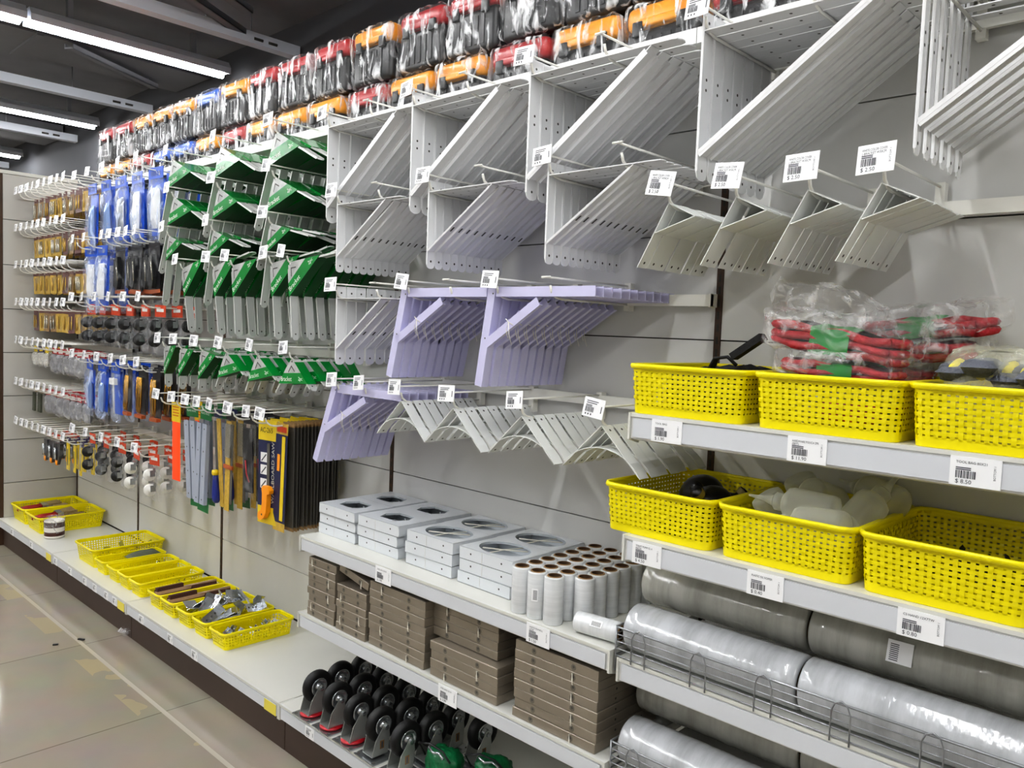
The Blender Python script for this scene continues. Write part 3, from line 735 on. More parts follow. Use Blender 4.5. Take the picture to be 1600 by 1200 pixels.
# blue bag bay
B1 = [Proto(blue_bag(k, .285, .128)) for k in (0, 1, 2)]; B2 = [Proto(blue_bag(k, .24, .105)) for k in (1, 3)]; hexp = Proto(hex_pack()); cas = Proto(caster_pack(M_rub)); wht = Proto(caster_pack(M_wheel)); gold = Proto(gold_pack())
cas5 = Proto(caster_pack(M_rub))
BN = ['blue white-tool bag', 'blue oval-tool bag', 'blue steel-tool bag']
def bh(k, n, r): return '%s hook past corner bay, %s' % (NTH[k].replace('front', 'first'), r)
for r, z in (('top row', 2.022), ('second row', 1.712), ('third row', 1.425), ('fourth row', 1.142), ('bottom row', .765)):
    hook_bar(-3.456, -2.503, z+.014, 'white hook bar on the wall behind the blue bags, '+r)
for k, x in enumerate([-3.375, -3.195, -3.01, -2.82, -2.615]):
    i = (1, 1, 2, 0, 0)[k]; put_row(x, 2.022, B1[i], 3, BN[i], bh(k, 5, 'top row'), 'blue bags in the top row', .075, -.27)
for k, x in enumerate([-3.395, -3.24, -3.01, -2.81, -2.625]):
    if k < 2: put_row(x, 1.712, B1[0], 2, 'blue white-tool bag', bh(k, 5, 'second row'), 'blue bags in the second row', .09, -.27)
    else: put_row(x, 1.712, hexp, 4, 'clear black-tool pack', bh(k, 5, 'second row'), 'black tool packs', .06, -.27)
    if k in (2, 3): put_row(x+.09, 1.712, hexp, 3, 'clear black-tool pack', 'hook after '+bh(k, 5, 'second row'), 'black tool packs', .06, -.25)
for k, x in enumerate([-3.41, -3.265, -3.095, -2.92, -2.745, -2.58]):
    put_row(x, 1.425, cas, 3, 'orange-headed black caster pack', bh(k, 6, 'third row'), 'black caster packs', .072, -.26)
for k, x in enumerate([-3.40, -3.23, -3.06, -2.885, -2.74, -2.59]):
    if k < 3: i = (0, 0, 1)[k]; put_row(x, 1.142, B2[i], 3, ('blue mirror bag', 'blue white-stick bag')[i], bh(k, 6, 'fourth row'), 'blue bags in the fourth row', .07, -.27)
    else: put_row(x, 1.142, gold, 3, 'gold chain pack', bh(k, 6, 'fourth row'), 'gold chain packs', .07, -.27)
for k, x in enumerate([-3.39, -3.205, -3.0, -2.80, -2.605]):
    if k < 3: put_row(x, .765, cas5, 3, 'orange-headed black caster pack', bh(k, 5, 'bottom row'), 'black caster packs', .072, -.26)
    else: put_row(x, .765, wht, 3, 'orange-headed white wheel pack', bh(k, 5, 'bottom row'), 'white wheel packs', .075, -.27)
# saw and blade row under the green brackets
def hivis():
    t = root('reflective_band_pack')
    mb = card(.078, .085, M_yhead, .012, -.002, .003)
    for i in range(4): mb.box(-.028, .028-.006*(i % 2), -.0026, -.002, -.012-i*.012, -.008-i*.012, P('print_orange', '#c85a12', .5))
    part('header_card', mb, t)
    mb = MB(); mb.pillow(.072, .255, .012, M_hivis, 3, 6, 12, .001, c=(0, 0, -.07), sq=.25); part('orange_band', mb, t)
    return t
def rail_pack():
    t = root('rail_pack')
    mb = card(.098, .05, M_pgreen, .014, -.001, .002); stamp(mb, TXT['rail'], Matrix.Translation((-.042, -.0018, -.015))); part('header_card', mb, t)
    for x in (-.026, .024):
        mb = MB(); mb.box(x-.019, x+.019, -.016, -.0135, -.375, -.05, M_lav); mb.box(x-.019, x-.0165, -.0135, -.001, -.375, -.05, M_lav); mb.box(x+.0165, x+.019, -.0135, -.001, -.375, -.05, M_lav)
        for z in (-.07, -.16, -.26, -.355): mb.disc((x, -.0164, z), .0035, M_hole)
        part('rail', mb, t)
    part('foot_card', card(.098, .045, M_pgreen, -.365, .002), t)
    return t
def keyhole():
    t = root('blue_handle_saw')
    part('header_card', card(.07, .03, M_navy, .014), t)
    mb = MB(); mb.box(-.006, .026, -.004, -.001, -.37, -.02, M_ycard); mb.box(-.03, -.008, -.003, -.001, -.24, -.03, M_blade); part('yellow_rule', mb, t)
    mb = MB(); mb.lathe([(0, -.225), (.012, -.225), (.014, -.235), (.012, -.245), (.0, -.246)], M_yhead, 12, Matrix.Translation((-.018, -.012, 0))); part('yellow_collar', mb, t)
    mb = MB(); mb.lathe([(0, -.242), (.009, -.245), (.012, -.27), (.017, -.32), (.016, -.345), (.009, -.356), (0, -.357)], M_bhand, 14, Matrix.Translation((-.018, -.012, 0))); part('handle', mb, t)
    part('sleeve', blister(.07, .2, .014, -.015), t)
    return t
def rulepack():
    t = root('steel_blade_pack')
    part('header_card', card(.075, .03, M_dark, .014), t)
    mb = MB(); mb.box(-.02, .02, -.01, -.002, -.16, -.03, M_bit); part('steel_plate', mb, t)
    mb = MB(); mb.box(-.034, .034, -.008, 0, -.205, -.19, M_copper); part('foot_card', mb, t)
    mb = MB(); mb.box(-.028, .01, -.003, -.001, -.37, -.02, M_ycard); mb.box(.014, .03, -.003, -.001, -.34, -.03, M_blade); part('yellow_rule', mb, t)
    part('sleeve', blister(.074, .17, .016, -.02), t)
    return t
def darkpack():
    t = root('dark_blade_pack')
    part('header_card', card(.085, .03, M_dark, .014), t)
    mb = MB(); mb.box(-.03, .03, -.008, -.002, -.27, -.03, M_dark); mb.tube([(-.01, -.012, -.15), (0, -.014, -.2), (.015, -.012, -.23)], .003, M_redh, 6); part('blade', mb, t)
    part('sleeve', blister(.08, .29, .016, -.012), t)
    return t
def wallsaw():
    t = root('wallboard_saw')
    mb = card(.125, .075, M_yhead, .014, -.001, .002); stamp(mb, TXT['ac'], Matrix.Translation((-.05, -.0018, -.032))); part('header_card', mb, t)
    mb = card(.122, .24, M_navy, -.06, -.001, .002)
    stamp(mb, TXT['saw'], Matrix.Translation((.045, -.0018, -.285)))
    for z in (-.105, -.15, -.2): mb.box(-.045, -.002, -.0016, -.001, z-.035, z, M_paper); mb.poly([(-.04, -.002, z-.03), (-.01, -.002, z-.004), (-.006, -.002, z-.008), (-.036, -.002, z-.033)], M_ink)
    part('backing_card', mb, t)
    part('foot_card', card(.122, .062, M_yhead, -.30, -.001, .002), t)
    mb = MB(); mb.box(.004, .02, -.006, -.003, -.24, -.07, M_blade); part('blade', mb, t)
    out = [(.006, -.22), (.034, -.222), (.048, -.235), (.046, -.246), (.032, -.25), (.03, -.285), (.026, -.315), (.01, -.338), (-.016, -.348), (-.028, -.338), (-.026, -.322), (-.008, -.31), (.0, -.285), (.0, -.25), (-.004, -.23)]
    mb = MB(); mb.prism(out, -.022, -.004, M_ohand); mb.disc((.0, -.0224, -.325), .004, M_hole); part('handle', mb, t)
    return t
def bladepack():
    t = root('blade_card')
    mb = card(.075, .04, M_ycard, .012); mb.box(-.03, .03, -.0012, -.0003, -.02, 0, M_orh); part('header_card', mb, t)
    mb = card(.075, .315, M_navy, -.028, 0.); mb.box(.004, .024, -.0012, -.0003, -.335, -.034, M_yhead); mb.box(-.022, -.006, -.0012, -.0003, -.16, -.10, M_ohand); part('sleeve', mb, t)
    part('foot_card', card(.075, .03, M_ycard, -.343), t)
    return t
def darkblade():
    t = root('dark_saw_blade')
    mb = MB(); mb.box(-.036, .036, -.0012, .0012, -.36, .012, M_blade); part('blade', mb, t)
    mb = MB(); mb.box(-.037, .037, -.0018, .0018, -.372, -.36, M_tcard); part('foot_card', mb, t)
    mb = MB(); mb.box(-.0365, .0365, -.0018, .0018, -.002, .014, M_tcard); part('header_strip', mb, t)
    return t
G6 = [-2.385, -2.235, -2.11, -2.01, -1.905, -1.76, -1.625, -1.53]
sp = [('orange band pack', hivis, 2, .09), ('green-carded grey rail pair', rail_pack, 3, .07), ('green-carded grey rail pair', rail_pack, 3, .07), ('blue-handled saw pack', keyhole, 2, .06),
      ('steel plate and rule pack', rulepack, 4, .05), ('dark blade in clear sleeve', darkpack, 3, .05), ('orange-handled wallboard saw', wallsaw, 5, .042), ('yellow and navy blade card', bladepack, 1, .02)]
pr6 = {}
for i, (lab, mk, n, pitch) in enumerate(sp):
    if mk not in pr6: pr6[mk] = Proto(mk())
    put_row(G6[i], 1.02, pr6[mk], n, lab, '%s hook from blue bags' % NTH[i].replace('front', 'first'), 'saw row: '+lab+'s', pitch, -.27, jr=.05, hl='white peg hook with price tag, saw and blade row, %s from the blue bags' % NTH[i].replace('front', 'first'))
db = Proto(darkblade()); y = -.245
for k in range(14):
    db.put((G6[7]+.004, y, 1.02-.0035), (R.uniform(-.01, .01), R.uniform(-.015, .015), R.uniform(-.03, .03)), 'dark saw blade, %s from the aisle behind the navy blade card' % NTH[k].replace('front', 'first'), 'dark saw blades'); y += .0145

# ------------------------------------------------------------------ wrapped toolboxes on the top shelf
def rbox_geo(x0, x1, y0, y1, z0, z1, r, seg=3, cuts=0, amp=0., seed=0):
    """rounded box; with cuts it is an even grid, crumpled along its normals"""
    bm = bmesh.new(); bmesh.ops.create_cube(bm, size=1)
    c = Vector(((x0+x1)/2, (y0+y1)/2, (z0+z1)/2)); s = Vector((x1-x0, y1-y0, z1-z0))
    if cuts:
        bmesh.ops.subdivide_edges(bm, edges=list(bm.edges), cuts=cuts, use_grid_fill=True)
        for v in bm.verts:
            p = Vector((v.co.x*s.x, v.co.y*s.y, v.co.z*s.z)); q = Vector([max(-(s[i]/2-r), min(s[i]/2-r, p[i])) for i in range(3)])
            d = p-q; n = d.normalized() if d.length > 1e-9 else Vector((0, 0, 1)); p = q+n*r+c
            f = Vector((p.x*26+seed*5, p.y*26, p.z*12)); g = Vector((p.x*75, p.y*75+seed, p.z*36))
            k = noise.noise(f)+.7*abs(noise.noise(g))*1.6-.4
            v.co = p+n*amp*max(-.6, k)
    else:
        for v in bm.verts: v.co = Vector((c.x+v.co.x*s.x, c.y+v.co.y*s.y, c.z+v.co.z*s.z))
        bmesh.ops.bevel(bm, geom=list(bm.edges), offset=r, segments=seg, profile=.5, affect='EDGES')
        bmesh.ops.triangulate(bm, faces=[f for f in bm.faces if len(f.verts) > 4])
    bm.verts.index_update(); vs = [v.co.copy() for v in bm.verts]; fs = [tuple(v.index for v in f.verts) for f in bm.faces]; bm.free()
    return vs, fs
def toolbox(lid, seed):
    t = thing('wrapped_toolbox', 'toolbox', 'toolbox'); w, d, h = .232, .31, .206
    mb = MB(); mb.raw(*rbox_geo(-w/2, w/2, 0, d, 0, .14, .018), M_black, True)
    for i in range(5): mb.box(-.07+i*.03, -.055+i*.03, -.003, .004, .025, .115, M_black)
    part('body', mb, t)
    mb = MB(); mb.raw(*rbox_geo(-w/2-.002, w/2+.002, -.003, d+.003, .137, h, .024), lid, True)
    mb.raw(*rbox_geo(-w*.3, w*.3, -.008, .01, .142, .165, .006), lid, True); part('lid', mb, t)
    for s in (-1, 1):
        mb = MB(); mb.raw(*rbox_geo(s*.07-.016, s*.07+.016, -.011, 0, .118, .158, .003), M_black, True); part('latch', mb, t)
    mb = MB(); mb.raw(*rbox_geo(-w/2-.005, w/2+.005, -.016, d+.006, .0012, h+.004, .022, 2, 18, .007, seed), M_wrap, True); part('shrink_wrap', mb, t)
    return t
LIDS = {'r': (M_red, 'red'), 'o': (M_orange, 'orange'), 'b': (M_blue, 'blue')}
TB = {k: [Proto(toolbox(LIDS[k][0], s)) for s in ((1, 5, 9) if k != 'b' else (3,))] for k in LIDS}
up_x = [(-4.285, 'r'), (-4.02, 'r'), (-3.765, 'o'), (-3.505, 'o'), (-3.255, 'o'), (-2.995, 'b'), (-2.735, 'o'), (-2.465, 'r'), (-2.195, 'r'), (-1.925, 'r'), (-1.655, 'o'), (-1.385, 'r'), (-1.125, 'r'), (-.86, 'o'), (-.61, 'r'), (-.36, 'o')]
lo_x = [(-4.285, 'o'), (-4.025, 'o'), (-3.77, 'r'), (-3.51, 'b'), (-3.26, 'b'), (-3.005, 'o'), (-2.735, 'r'), (-2.48, 'o'), (-2.22, 'o'), (-1.965, 'o'), (-1.69, 'r'), (-1.435, 'o'), (-1.175, 'o'), (-.905, 'r'), (-.645, 'o'), (-.385, 'o'), (-.12, 'r'), (.14, 'o'), (.40, 'r')]
for row, z, n in ((up_x, 2.2805, 'upper'), (lo_x, 2.0685, 'lower')):
    for i, (x, c) in enumerate(row):
        TB[c][i % len(TB[c])].put((x+.125, .072+R.uniform(-.006, .006), z), (0, 0, R.uniform(-.03, .03)), 'black toolbox with %s lid in shrink wrap, %s layer, %s from the corner' % (LIDS[c][1], n, (NTH+['seventeenth', 'eighteenth', 'nineteenth'])[i].replace('front', 'first')), 'wrapped toolboxes on the top shelf')

# ------------------------------------------------------------------ yellow baskets
def rr(w, d, r):
    pts = []
    for cx, cy, a0 in ((w/2-r, -d/2+r, -PI/2), (w/2-r, d/2-r, 0), (-w/2+r, d/2-r, PI/2), (-w/2+r, -d/2+r, PI)):
        for k in range(7): a = a0+PI/2*k/6; pts.append(Vector((cx+r*math.cos(a), cy+r*math.sin(a), 0)))
    L = [0]
    for a, b in zip(pts, pts[1:]+pts[:1]): L.append(L[-1]+(b-a).length)
    tot = L[-1]
    def f(s):
        s = s % tot
        for i in range(len(pts)):
            if L[i+1] >= s:
                a, b = pts[i], pts[(i+1) % len(pts)]; k = (s-L[i])/max(L[i+1]-L[i], 1e-9); t = (b-a).normalized()
                return a.lerp(b, k), Vector((t.y, -t.x, 0))
        return pts[0], Vector((0, -1, 0))
    return f, tot
def basket_mb(w, d, h, taper, cell, rows, e, bw, bh, r=.022, zlo=.014, ztop=.012):
    f, tot = rr(w, d, r); N = int(round(tot/cell/2))*2; st = tot/N
    def pos(s, z, off=0):
        p, n = f(s); k = 1-taper*(1-z/h); q = p*k+n*off; return Vector((q.x, q.y, z))
    mb = MB()
    dz = (h-ztop-zlo)/rows
    for i in range(rows+1):
        z = zlo+i*dz; zc0, zc1 = (z-bh/2, z+bh/2) if 0 < i < rows else ((.0, z+bh/2) if i == 0 else (z-bh/2, h))
        vs = []
        for j in range(2*N):
            o = 0 if (j % 2 or i in (0, rows)) else e*(1 if (i+j//2) % 2 else -1)
            vs += [pos(j*st/2, zc0, o), pos(j*st/2, zc1, o)]
        M = 2*N
        mb.raw(vs, [(2*j, 2*((j+1) % M), 2*((j+1) % M)+1, 2*j+1) for j in range(M)], M_yel, e > 0)
    for j in range(N):
        vs = []; zs = []
        for i in range(rows+1):
            zs.append((zlo+i*dz, 0 if i in (0, rows) else -e*(1 if (i+j) % 2 else -1)))
            if i < rows: zs.append((zlo+(i+.5)*dz, 0))
        for z, o in zs: vs += [pos(j*st-bw/2, z, o), pos(j*st+bw/2, z, o)]
        mb.raw(vs, [(2*k, 2*k+1, 2*k+3, 2*k+2) for k in range(len(zs)-1)], M_yel, e > 0)
    mb.poly([pos(k*tot/40, .002) for k in range(40)], M_yel)
    rim = MB(); n = 64; prof = [(0, -.010), (.005, -.009), (.0075, -.003), (.006, .001), (.001, .0015), (-.001, -.001)]
    vs = []
    for k in range(n):
        p, nn = f(k*tot/n)
        vs += [p+nn*a+Vector((0, 0, h+b)) for a, b in prof]
    m = len(prof)
    rim.raw(vs, [(k*m+q, ((k+1) % n)*m+q, ((k+1) % n)*m+(q+1) % m, k*m+(q+1) % m) for k in range(n) for q in range(m)], M_yel, True)
    return mb, rim
def basket(name, lab, *a, **k):
    b, rim = basket_mb(*a, **k); t = thing(name, lab, 'basket'); part('woven_body', b, t); part('rim', rim, t); return t
big = Proto(basket('yellow_basket', 'b', .262, .325, .103, .045, .0125, 8, .0012, .0078, .0068))
for (x, y, z, rz, lab) in [(.125, -.19, 1.2205, .0, 'yellow woven basket holding black straps, upper basket shelf'), (.41, -.19, 1.2205, .0, 'yellow woven basket holding bagged red gloves, upper basket shelf'), (.686, -.19, 1.2205, .0, 'yellow woven basket holding a milky bag of gloves, upper basket shelf'),
                           (.066, -.178, .9585, .0, 'yellow woven basket holding black rubber cups, lower basket shelf'), (.343, -.178, .9585, 0, 'yellow woven basket full of frosted oil bottles, lower basket shelf'), (.617, -.18, .9585, 0, 'yellow woven basket with only dark hardware in it, lower basket shelf')]:
    big.put((x, y, z), (0, 0, rz), lab, 'large yellow baskets')
tub = Proto(basket('yellow_tray_basket', 'b', .116, .29, .064, .06, .0118, 4, 0, .005, .0042, r=.016, zlo=.010, ztop=.012))
tubb = Proto(basket('yellow_tray_basket', 'b', .245, .345, .09, .07, .0125, 6, 0, .0055, .005, r=.02, zlo=.012, ztop=.013))
ZD = Z0+.0006
TUBS = [(-4.275, 1, 'holding red-handled brushes in the corner of the base shelf'), (-4.0, 1, 'holding red-handled brushes behind the small can'), (-3.185, 1, 'wide one with a few hinges, alone past the small can'),
        (-2.98, 0, 'narrow one with a folded grey sheet'), (-2.83, 0, 'narrow one with small screws beside the folded sheet one'), (-2.70, 0, 'nearly empty narrow one between screws and black bits'), (-2.568, 0, 'narrow one with black bits'),
        (-2.365, 0, 'with wooden brushes, the one closer to the corner'), (-2.238, 0, 'with wooden brushes, beside the hinges'), (-2.09, 0, 'heaped with zinc hinges beside the brushes'), (-1.948, 0, 'heaped with zinc plates, second from the end'), (-1.80, 0, 'with small zinc clips, last one of the row')]
for x, b, n in TUBS:
    (tubb if b else tub).put((x, -.195 if b else -.222, ZD), (0, 0, 0), 'yellow perforated tray basket '+n, 'yellow tray baskets on the base shelf')
# contents of the tray baskets
M_wood = P('brush_wood', '#b99a7a', .6, noise_amt=.25, noise_scale=30)
M_brist = P('bristle_dark', '#4e2f26', .8, bump=.6, bump_scale=300)
M_tan = P('bristle_tan', '#8f7a4e', .8, bump=.6, bump_scale=200)
M_rhand = P('red_handle', '#8f1d1c', .35)
def paint_brush():
    t = thing('paint_brush', 'b', 'brush')
    mb = MB(); mb.lathe([(0, -.13), (.012, -.125), (.016, -.07), (.011, -.02), (.016, 0)], M_rhand, 12, Matrix.Rotation(-PI/2, 4, 'X') @ Matrix.Scale(.7, 4, (0, 1, 0))); part('handle', mb, t)
    mb = MB(); mb.box(-.024, .024, 0, .03, -.008, .008, M_zinc); part('ferrule', mb, t)
    mb = MB(); mb.prism([(-.024, .03), (.024, .03), (.03, .10), (-.03, .10)], -.008, .008, M_tan, 'xy'); part('bristles', mb, t)
    return t
pb = Proto(paint_brush())
for i, (x, y, z, rz, n) in enumerate([(-4.33, -.23, .05, .05, 'in the corner basket, wall side'), (-4.27, -.24, .055, -.08, 'in the corner basket, middle'), (-4.21, -.22, .05, .1, 'in the corner basket, beside the next basket'),
                                     (-4.06, -.23, .05, .12, 'in the basket behind the can, corner side'), (-4.0, -.24, .055, -.05, 'in the basket behind the can, middle'), (-3.945, -.22, .05, .04, 'in the basket behind the can, can side')]):
    pb.put((x, y, Z0+z+.02), (.08, R.uniform(-.2, .2), rz), 'red-handled paint brush with tan bristles lying '+n, 'red-handled brushes')
def wood_brush():
    t = thing('wooden_brush', 'b', 'brush')
    mb = MB(); mb.prism([(-.012, -.13), (.012, -.13), (.013, 0), (.009, .05), (.008, .13), (-.008, .13), (-.009, .05), (-.013, 0)], 0, .014, M_wood, 'xy'); part('handle', mb, t)
    mb = MB(); mb.box(-.012, .012, -.125, -.015, .014, .03, M_brist); part('bristles', mb, t)
    return t
wbp = Proto(wood_brush())
for bx, n in ((-2.365, 'basket closer to the corner'), (-2.238, 'basket beside the hinges')):
    for k, (dx, dz, rz, ry, m) in enumerate([(-.03, .028, .04, .5, 'wall-side of the three'), (.0, .044, -.06, -.3, 'middle of the three'), (.03, .03, .05, 1.2, 'last of the three')]):
        wbp.put((bx+dx, -.225, Z0+dz+.008), (.03, ry*.5, rz+(PI if k == 2 else 0)), 'wooden handled brush with dark bristles, %s, %s' % (m, n), 'wooden brushes')
def hinge():
    t = thing('zinc_hinge_set', 'h', 'hinge')
    for a, nm in ((.25, 'leaf'), (PI-.5, 'leaf')):
        mb = MB(); T = Matrix.Rotation(-a, 4, 'Y')
        mb.box(.002, .034, -.035, .035, -.001, .001, M_zinc, T)
        for y in (-.022, 0, .022):
            c = T @ Vector((.02, y, .0013)); mb.poly([T @ Vector((.02+.004*math.cos(q), y+.004*math.sin(q), .0013)) for q in [k*PI/4 for k in range(8)]], M_hole)
        part(nm, mb, t)
    mb = MB(); mb.tube([(0, -.036, 0), (0, .036, 0)], .0036, M_zinc, 8); part('pin', mb, t)
    return t
def plate():
    mb = MB(); mb.prism([(-.018, -.04), (.018, -.04), (.018, .04), (-.018, .04)], -.001, .001, M_zinc, 'xy'); mb.prism([(-.018, .04), (.018, .04), (.018, .042), (-.018, .042)], -.001, .034, M_zinc, 'xy')
    for y in (-.025, 0, .02): mb.disc((0, y, .0013), .0045, M_hole, 8, 'z'); mb.disc((0, y, -.0013), .0045, M_hole, 8, 'z')
    return thing('zinc_angle_plate', 'p', 'angle plate', mb=mb)
def clip():
    mb = MB(); mb.prism([(-.012, 0), (.012, 0), (.012, .002), (-.010, .002), (-.010, .018), (-.012, .018)], -.012, .012, M_zinc); mb.tube([(0, 0, .002), (0, 0, .016)], .003, M_zinc, 8)
    return thing('zinc_clip', 'c', 'clip', mb=mb)
hg, pl, cl = Proto(hinge()), Proto(plate()), Proto(clip())
def scatter(pr, n, cx, z, zr, lab, grp, wx=.038, wy=.11, seed=1, tilt=.9, cy=-.222):
    r = random.Random(seed)
    for k in range(n):
        y = cy-wy+2*wy*(k+.5)/n
        pr.put((cx+r.uniform(-wx, wx)*.6, y, Z0+z+r.uniform(0, zr)), (r.uniform(-tilt, tilt), r.uniform(-tilt, tilt), r.uniform(-1.5, 1.5)), '%s, %s from the aisle' % (lab, NTH[k].replace('front', 'first')), grp)
scatter(hg, 8, -2.09, .05, .022, 'zinc hinge in the basket beside the brushes', 'zinc hinges', seed=3)
scatter(pl, 8, -1.948, .05, .024, 'zinc angle plate in the basket second from the end', 'zinc angle plates', seed=5)
scatter(cl, 9, -1.80, .022, .02, 'small zinc clip in the last basket', 'small zinc clips', seed=8)
scatter(pl, 4, -3.185, .036, .012, 'zinc angle plate in the wide basket', 'zinc angle plates', .1, .12, 4, .3, -.19)
scatter(cl, 5, -2.83, .022, .01, 'small zinc clip in the screw basket', 'small zinc clips', .03, .06, 9, .9, -.13)
M_gcl = P('grey_sheet', '#5c6152', .7)
mb = MB(); mb.pillow(.085, .15, .035, M_gcl, 4, 8, 8, .006); o = thing('folded_grey_sheet', 'folded grey-green sheet in the narrow tray basket', 'sheet', (-2.98, -.07, Z0+.046), (PI/2+.06, 0, 0), mb=mb)
o.location = (-2.98, -.24, Z0+.05)
def bit():
    mb = MB(); mb.lathe([(0, -.012), (.006, -.012), (.006, .004), (.003, .006), (.003, .014), (0, .014)], M_black, 8); return thing('black_bit', 'b', 'bit', mb=mb)
bt = Proto(bit())
scatter(bt, 7, -2.568, .016, .004, 'small black bit in the narrow basket', 'small black bits', .03, .06, 2, 1.4, -.15)
scatter(bt, 3, -2.70, .016, .003, 'small black bit in the nearly empty basket', 'small black bits', .03, .05, 6, 1.4, -.17)
# small can with brown and white label
M_brn = P('can_brown', '#43241c', .35); M_cwh = P('can_white', '#dcd8d0', .35)
t = thing('labelled_can', 'small can with brown and white label standing before the red brush basket', 'can', (-3.785, -.318, ZD))
mb = MB(); mb.lathe([(.045, 0), (.05, .002), (.05, .014)], M_cwh, 24); mb.lathe([(.05, .014), (.05, .036)], M_brn, 24, cap=False); mb.lathe([(.05, .036), (.05, .06)], M_cwh, 24, cap=False); mb.lathe([(.05, .06), (.05, .088)], M_brn, 24, cap=False); mb.lathe([(.05, .088), (.05, .094), (.046, .097), (.044, .09), (0, .09)], M_cwh, 24)
part('body', mb, t)
mb = MB(); mb.lathe([(.052, .03), (.0525, .05), (.0525, .08), (.052, .1), (.056, .112)], M_bag, 20, cap=False); part('clear_wrap', mb, t)
# litter on the floor
mb = MB(); mb.box(-.014, .014, -.006, .006, 0, .004, M_black); thing('black_scrap', 'small black scrap on the floor tile beside the tape line', 'scrap', (-2.618, -.565, .001), (0, 0, .5), mb=mb)
mb = MB(); mb.box(-.010, .010, -.005, .005, 0, .004, M_black); thing('black_scrap', 'small black scrap on the floor tile further from the shelf', 'scrap', (-2.627, -.662, .001), (0, 0, 1.1), mb=mb)
mb = MB(); mb.pillow(.06, .05, .03, M_bag, 3, 8, 8, .01); thing('crumpled_film', 'crumpled clear film scrap on the floor against the kick plate', 'film', (-2.53, -.435, .026), (PI/2, 0, .3), mb=mb)

# ------------------------------------------------------------------ middle bay: white boxes, grey boxes, small rolls, casters
def ring_top(mb, x0, x1, y0, y1, hole, z, m):
    """rectangular plate with a convex hole, as a fan of quads"""
    n = len(hole); cx = sum(p[0] for p in hole)/n; cy = sum(p[1] for p in hole)/n; out = []
    for (hx, hy) in hole:
        dx, dy = hx-cx, hy-cy; k = min((x1-cx)/dx if dx > 1e-6 else 9e9, (x0-cx)/dx if dx < -1e-6 else 9e9, (y1-cy)/dy if dy > 1e-6 else 9e9, (y0-cy)/dy if dy < -1e-6 else 9e9)
        out.append((cx+dx*k, cy+dy*k))
    for i in range(n):
        j = (i+1) % n; a, b, c, d = out[i], out[j], hole[j], hole[i]
        mid = []
        if abs(a[0]-b[0]) > 1e-6 and abs(a[1]-b[1]) > 1e-6: mid = [(x0 if abs(a[0]-x0) < 1e-6 or abs(b[0]-x0) < 1e-6 else x1, y0 if abs(a[1]-y0) < 1e-6 or abs(b[1]-y0) < 1e-6 else y1)]
        mb.poly([(p[0], p[1], z) for p in [a]+mid+[b, c, d]], m)
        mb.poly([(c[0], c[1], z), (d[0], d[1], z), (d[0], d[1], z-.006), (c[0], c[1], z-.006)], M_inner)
def white_box(kind):
    t = thing('steel_box', 'w', 'steel box'); w, d, h = .198, .146, .0325
    mb = MB()
    for (x0, x1, y0, y1) in ((-w/2, w/2, 0, .0015), (-w/2, w/2, d-.0015, d), (-w/2, -w/2+.0015, .0015, d-.0015), (w/2-.0015, w/2, .0015, d-.0015)): mb.box(x0, x1, y0, y1, 0, h-.001, M_wbox)
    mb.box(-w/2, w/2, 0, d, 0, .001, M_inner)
    for x in (-.055, .06): mb.disc((x, -.0004, h*.55), .0028, M_hole)
    mb.box(-.013, -.0115, -.0006, 0, 0, h-.001, M_lip)
    for y in (.04, .10): mb.disc((w/2+.0004, y, h*.5), .0028, M_hole, axis='x')
    part('case', mb, t)
    mb = MB()
    if kind == 'hex': hole = [(-.056, d*.5), (-.036, d*.24), (.036, d*.24), (.056, d*.5), (.036, d*.76), (-.036, d*.76)]
    else: hole = [(.080*math.cos(2*PI*k/28), d/2+.058*math.sin(2*PI*k/28)) for k in range(28)]
    ring_top(mb, -w/2, w/2, 0, d, hole, h, M_wbox)
    part('lid', mb, t)
    mb = MB()
    if kind == 'hex':
        mb.box(-.02, .02, .06, .075, .0012, .02, M_zinc); mb.prism([(-.01, .002), (.012, .002), (.004, .024)], .1, .102, M_wbox); n = 'inner_bracket'
    else:
        mb.tube([(-.05, d/2-.034, h-.002), (0, d/2, h-.004), (.055, d/2+.03, h-.002)], .0016, M_tie, 6); mb.tube([(-.006, d/2-.054, h-.003), (0, d/2, h-.003), (.02, d/2+.05, h-.003)], .0014, M_tie, 6); n = 'tie_strap'
    part(n, mb, t)
    if kind == 'hex':
        mb = MB(); mb.poly([(w/2-.014, -.001, h), (w/2+.006, -.004, h*.8), (w/2+.004, -.002, .006), (w/2-.006, -.001, .002)], M_wbox); mb.poly([(w/2+.006, -.004, h*.8), (w/2+.004, .03, h*.9), (w/2+.002, .02, .006), (w/2+.004, -.002, .006)], M_wbox); part('corner_flap', mb, t)
    return t
WB = {k: Proto(white_box(k)) for k in ('hex', 'round')}
cols = [(-1.146, 'hex', 'first'), (-.934, 'hex', 'second'), (-.698, 'round', 'third'), (-.474, 'round', 'fourth')]
for x, k, n in cols:
    for r, (y, rn, z0n) in enumerate(((-.297, 'aisle side', 3), (-.1495, 'wall side', 3))):
        for q in range(3):
            WB[k].put((x+R.uniform(-.004, .004), y+R.uniform(-.003, .003)-(0 if r else .0), .7035+q*.0332), (0, 0, R.uniform(-.015, .015)), 'white steel box with %s opening, %s of the %s %s stack' % ('six-sided' if k == 'hex' else 'round', ('bottom', 'middle', 'top')[q], n, rn), 'white steel boxes')
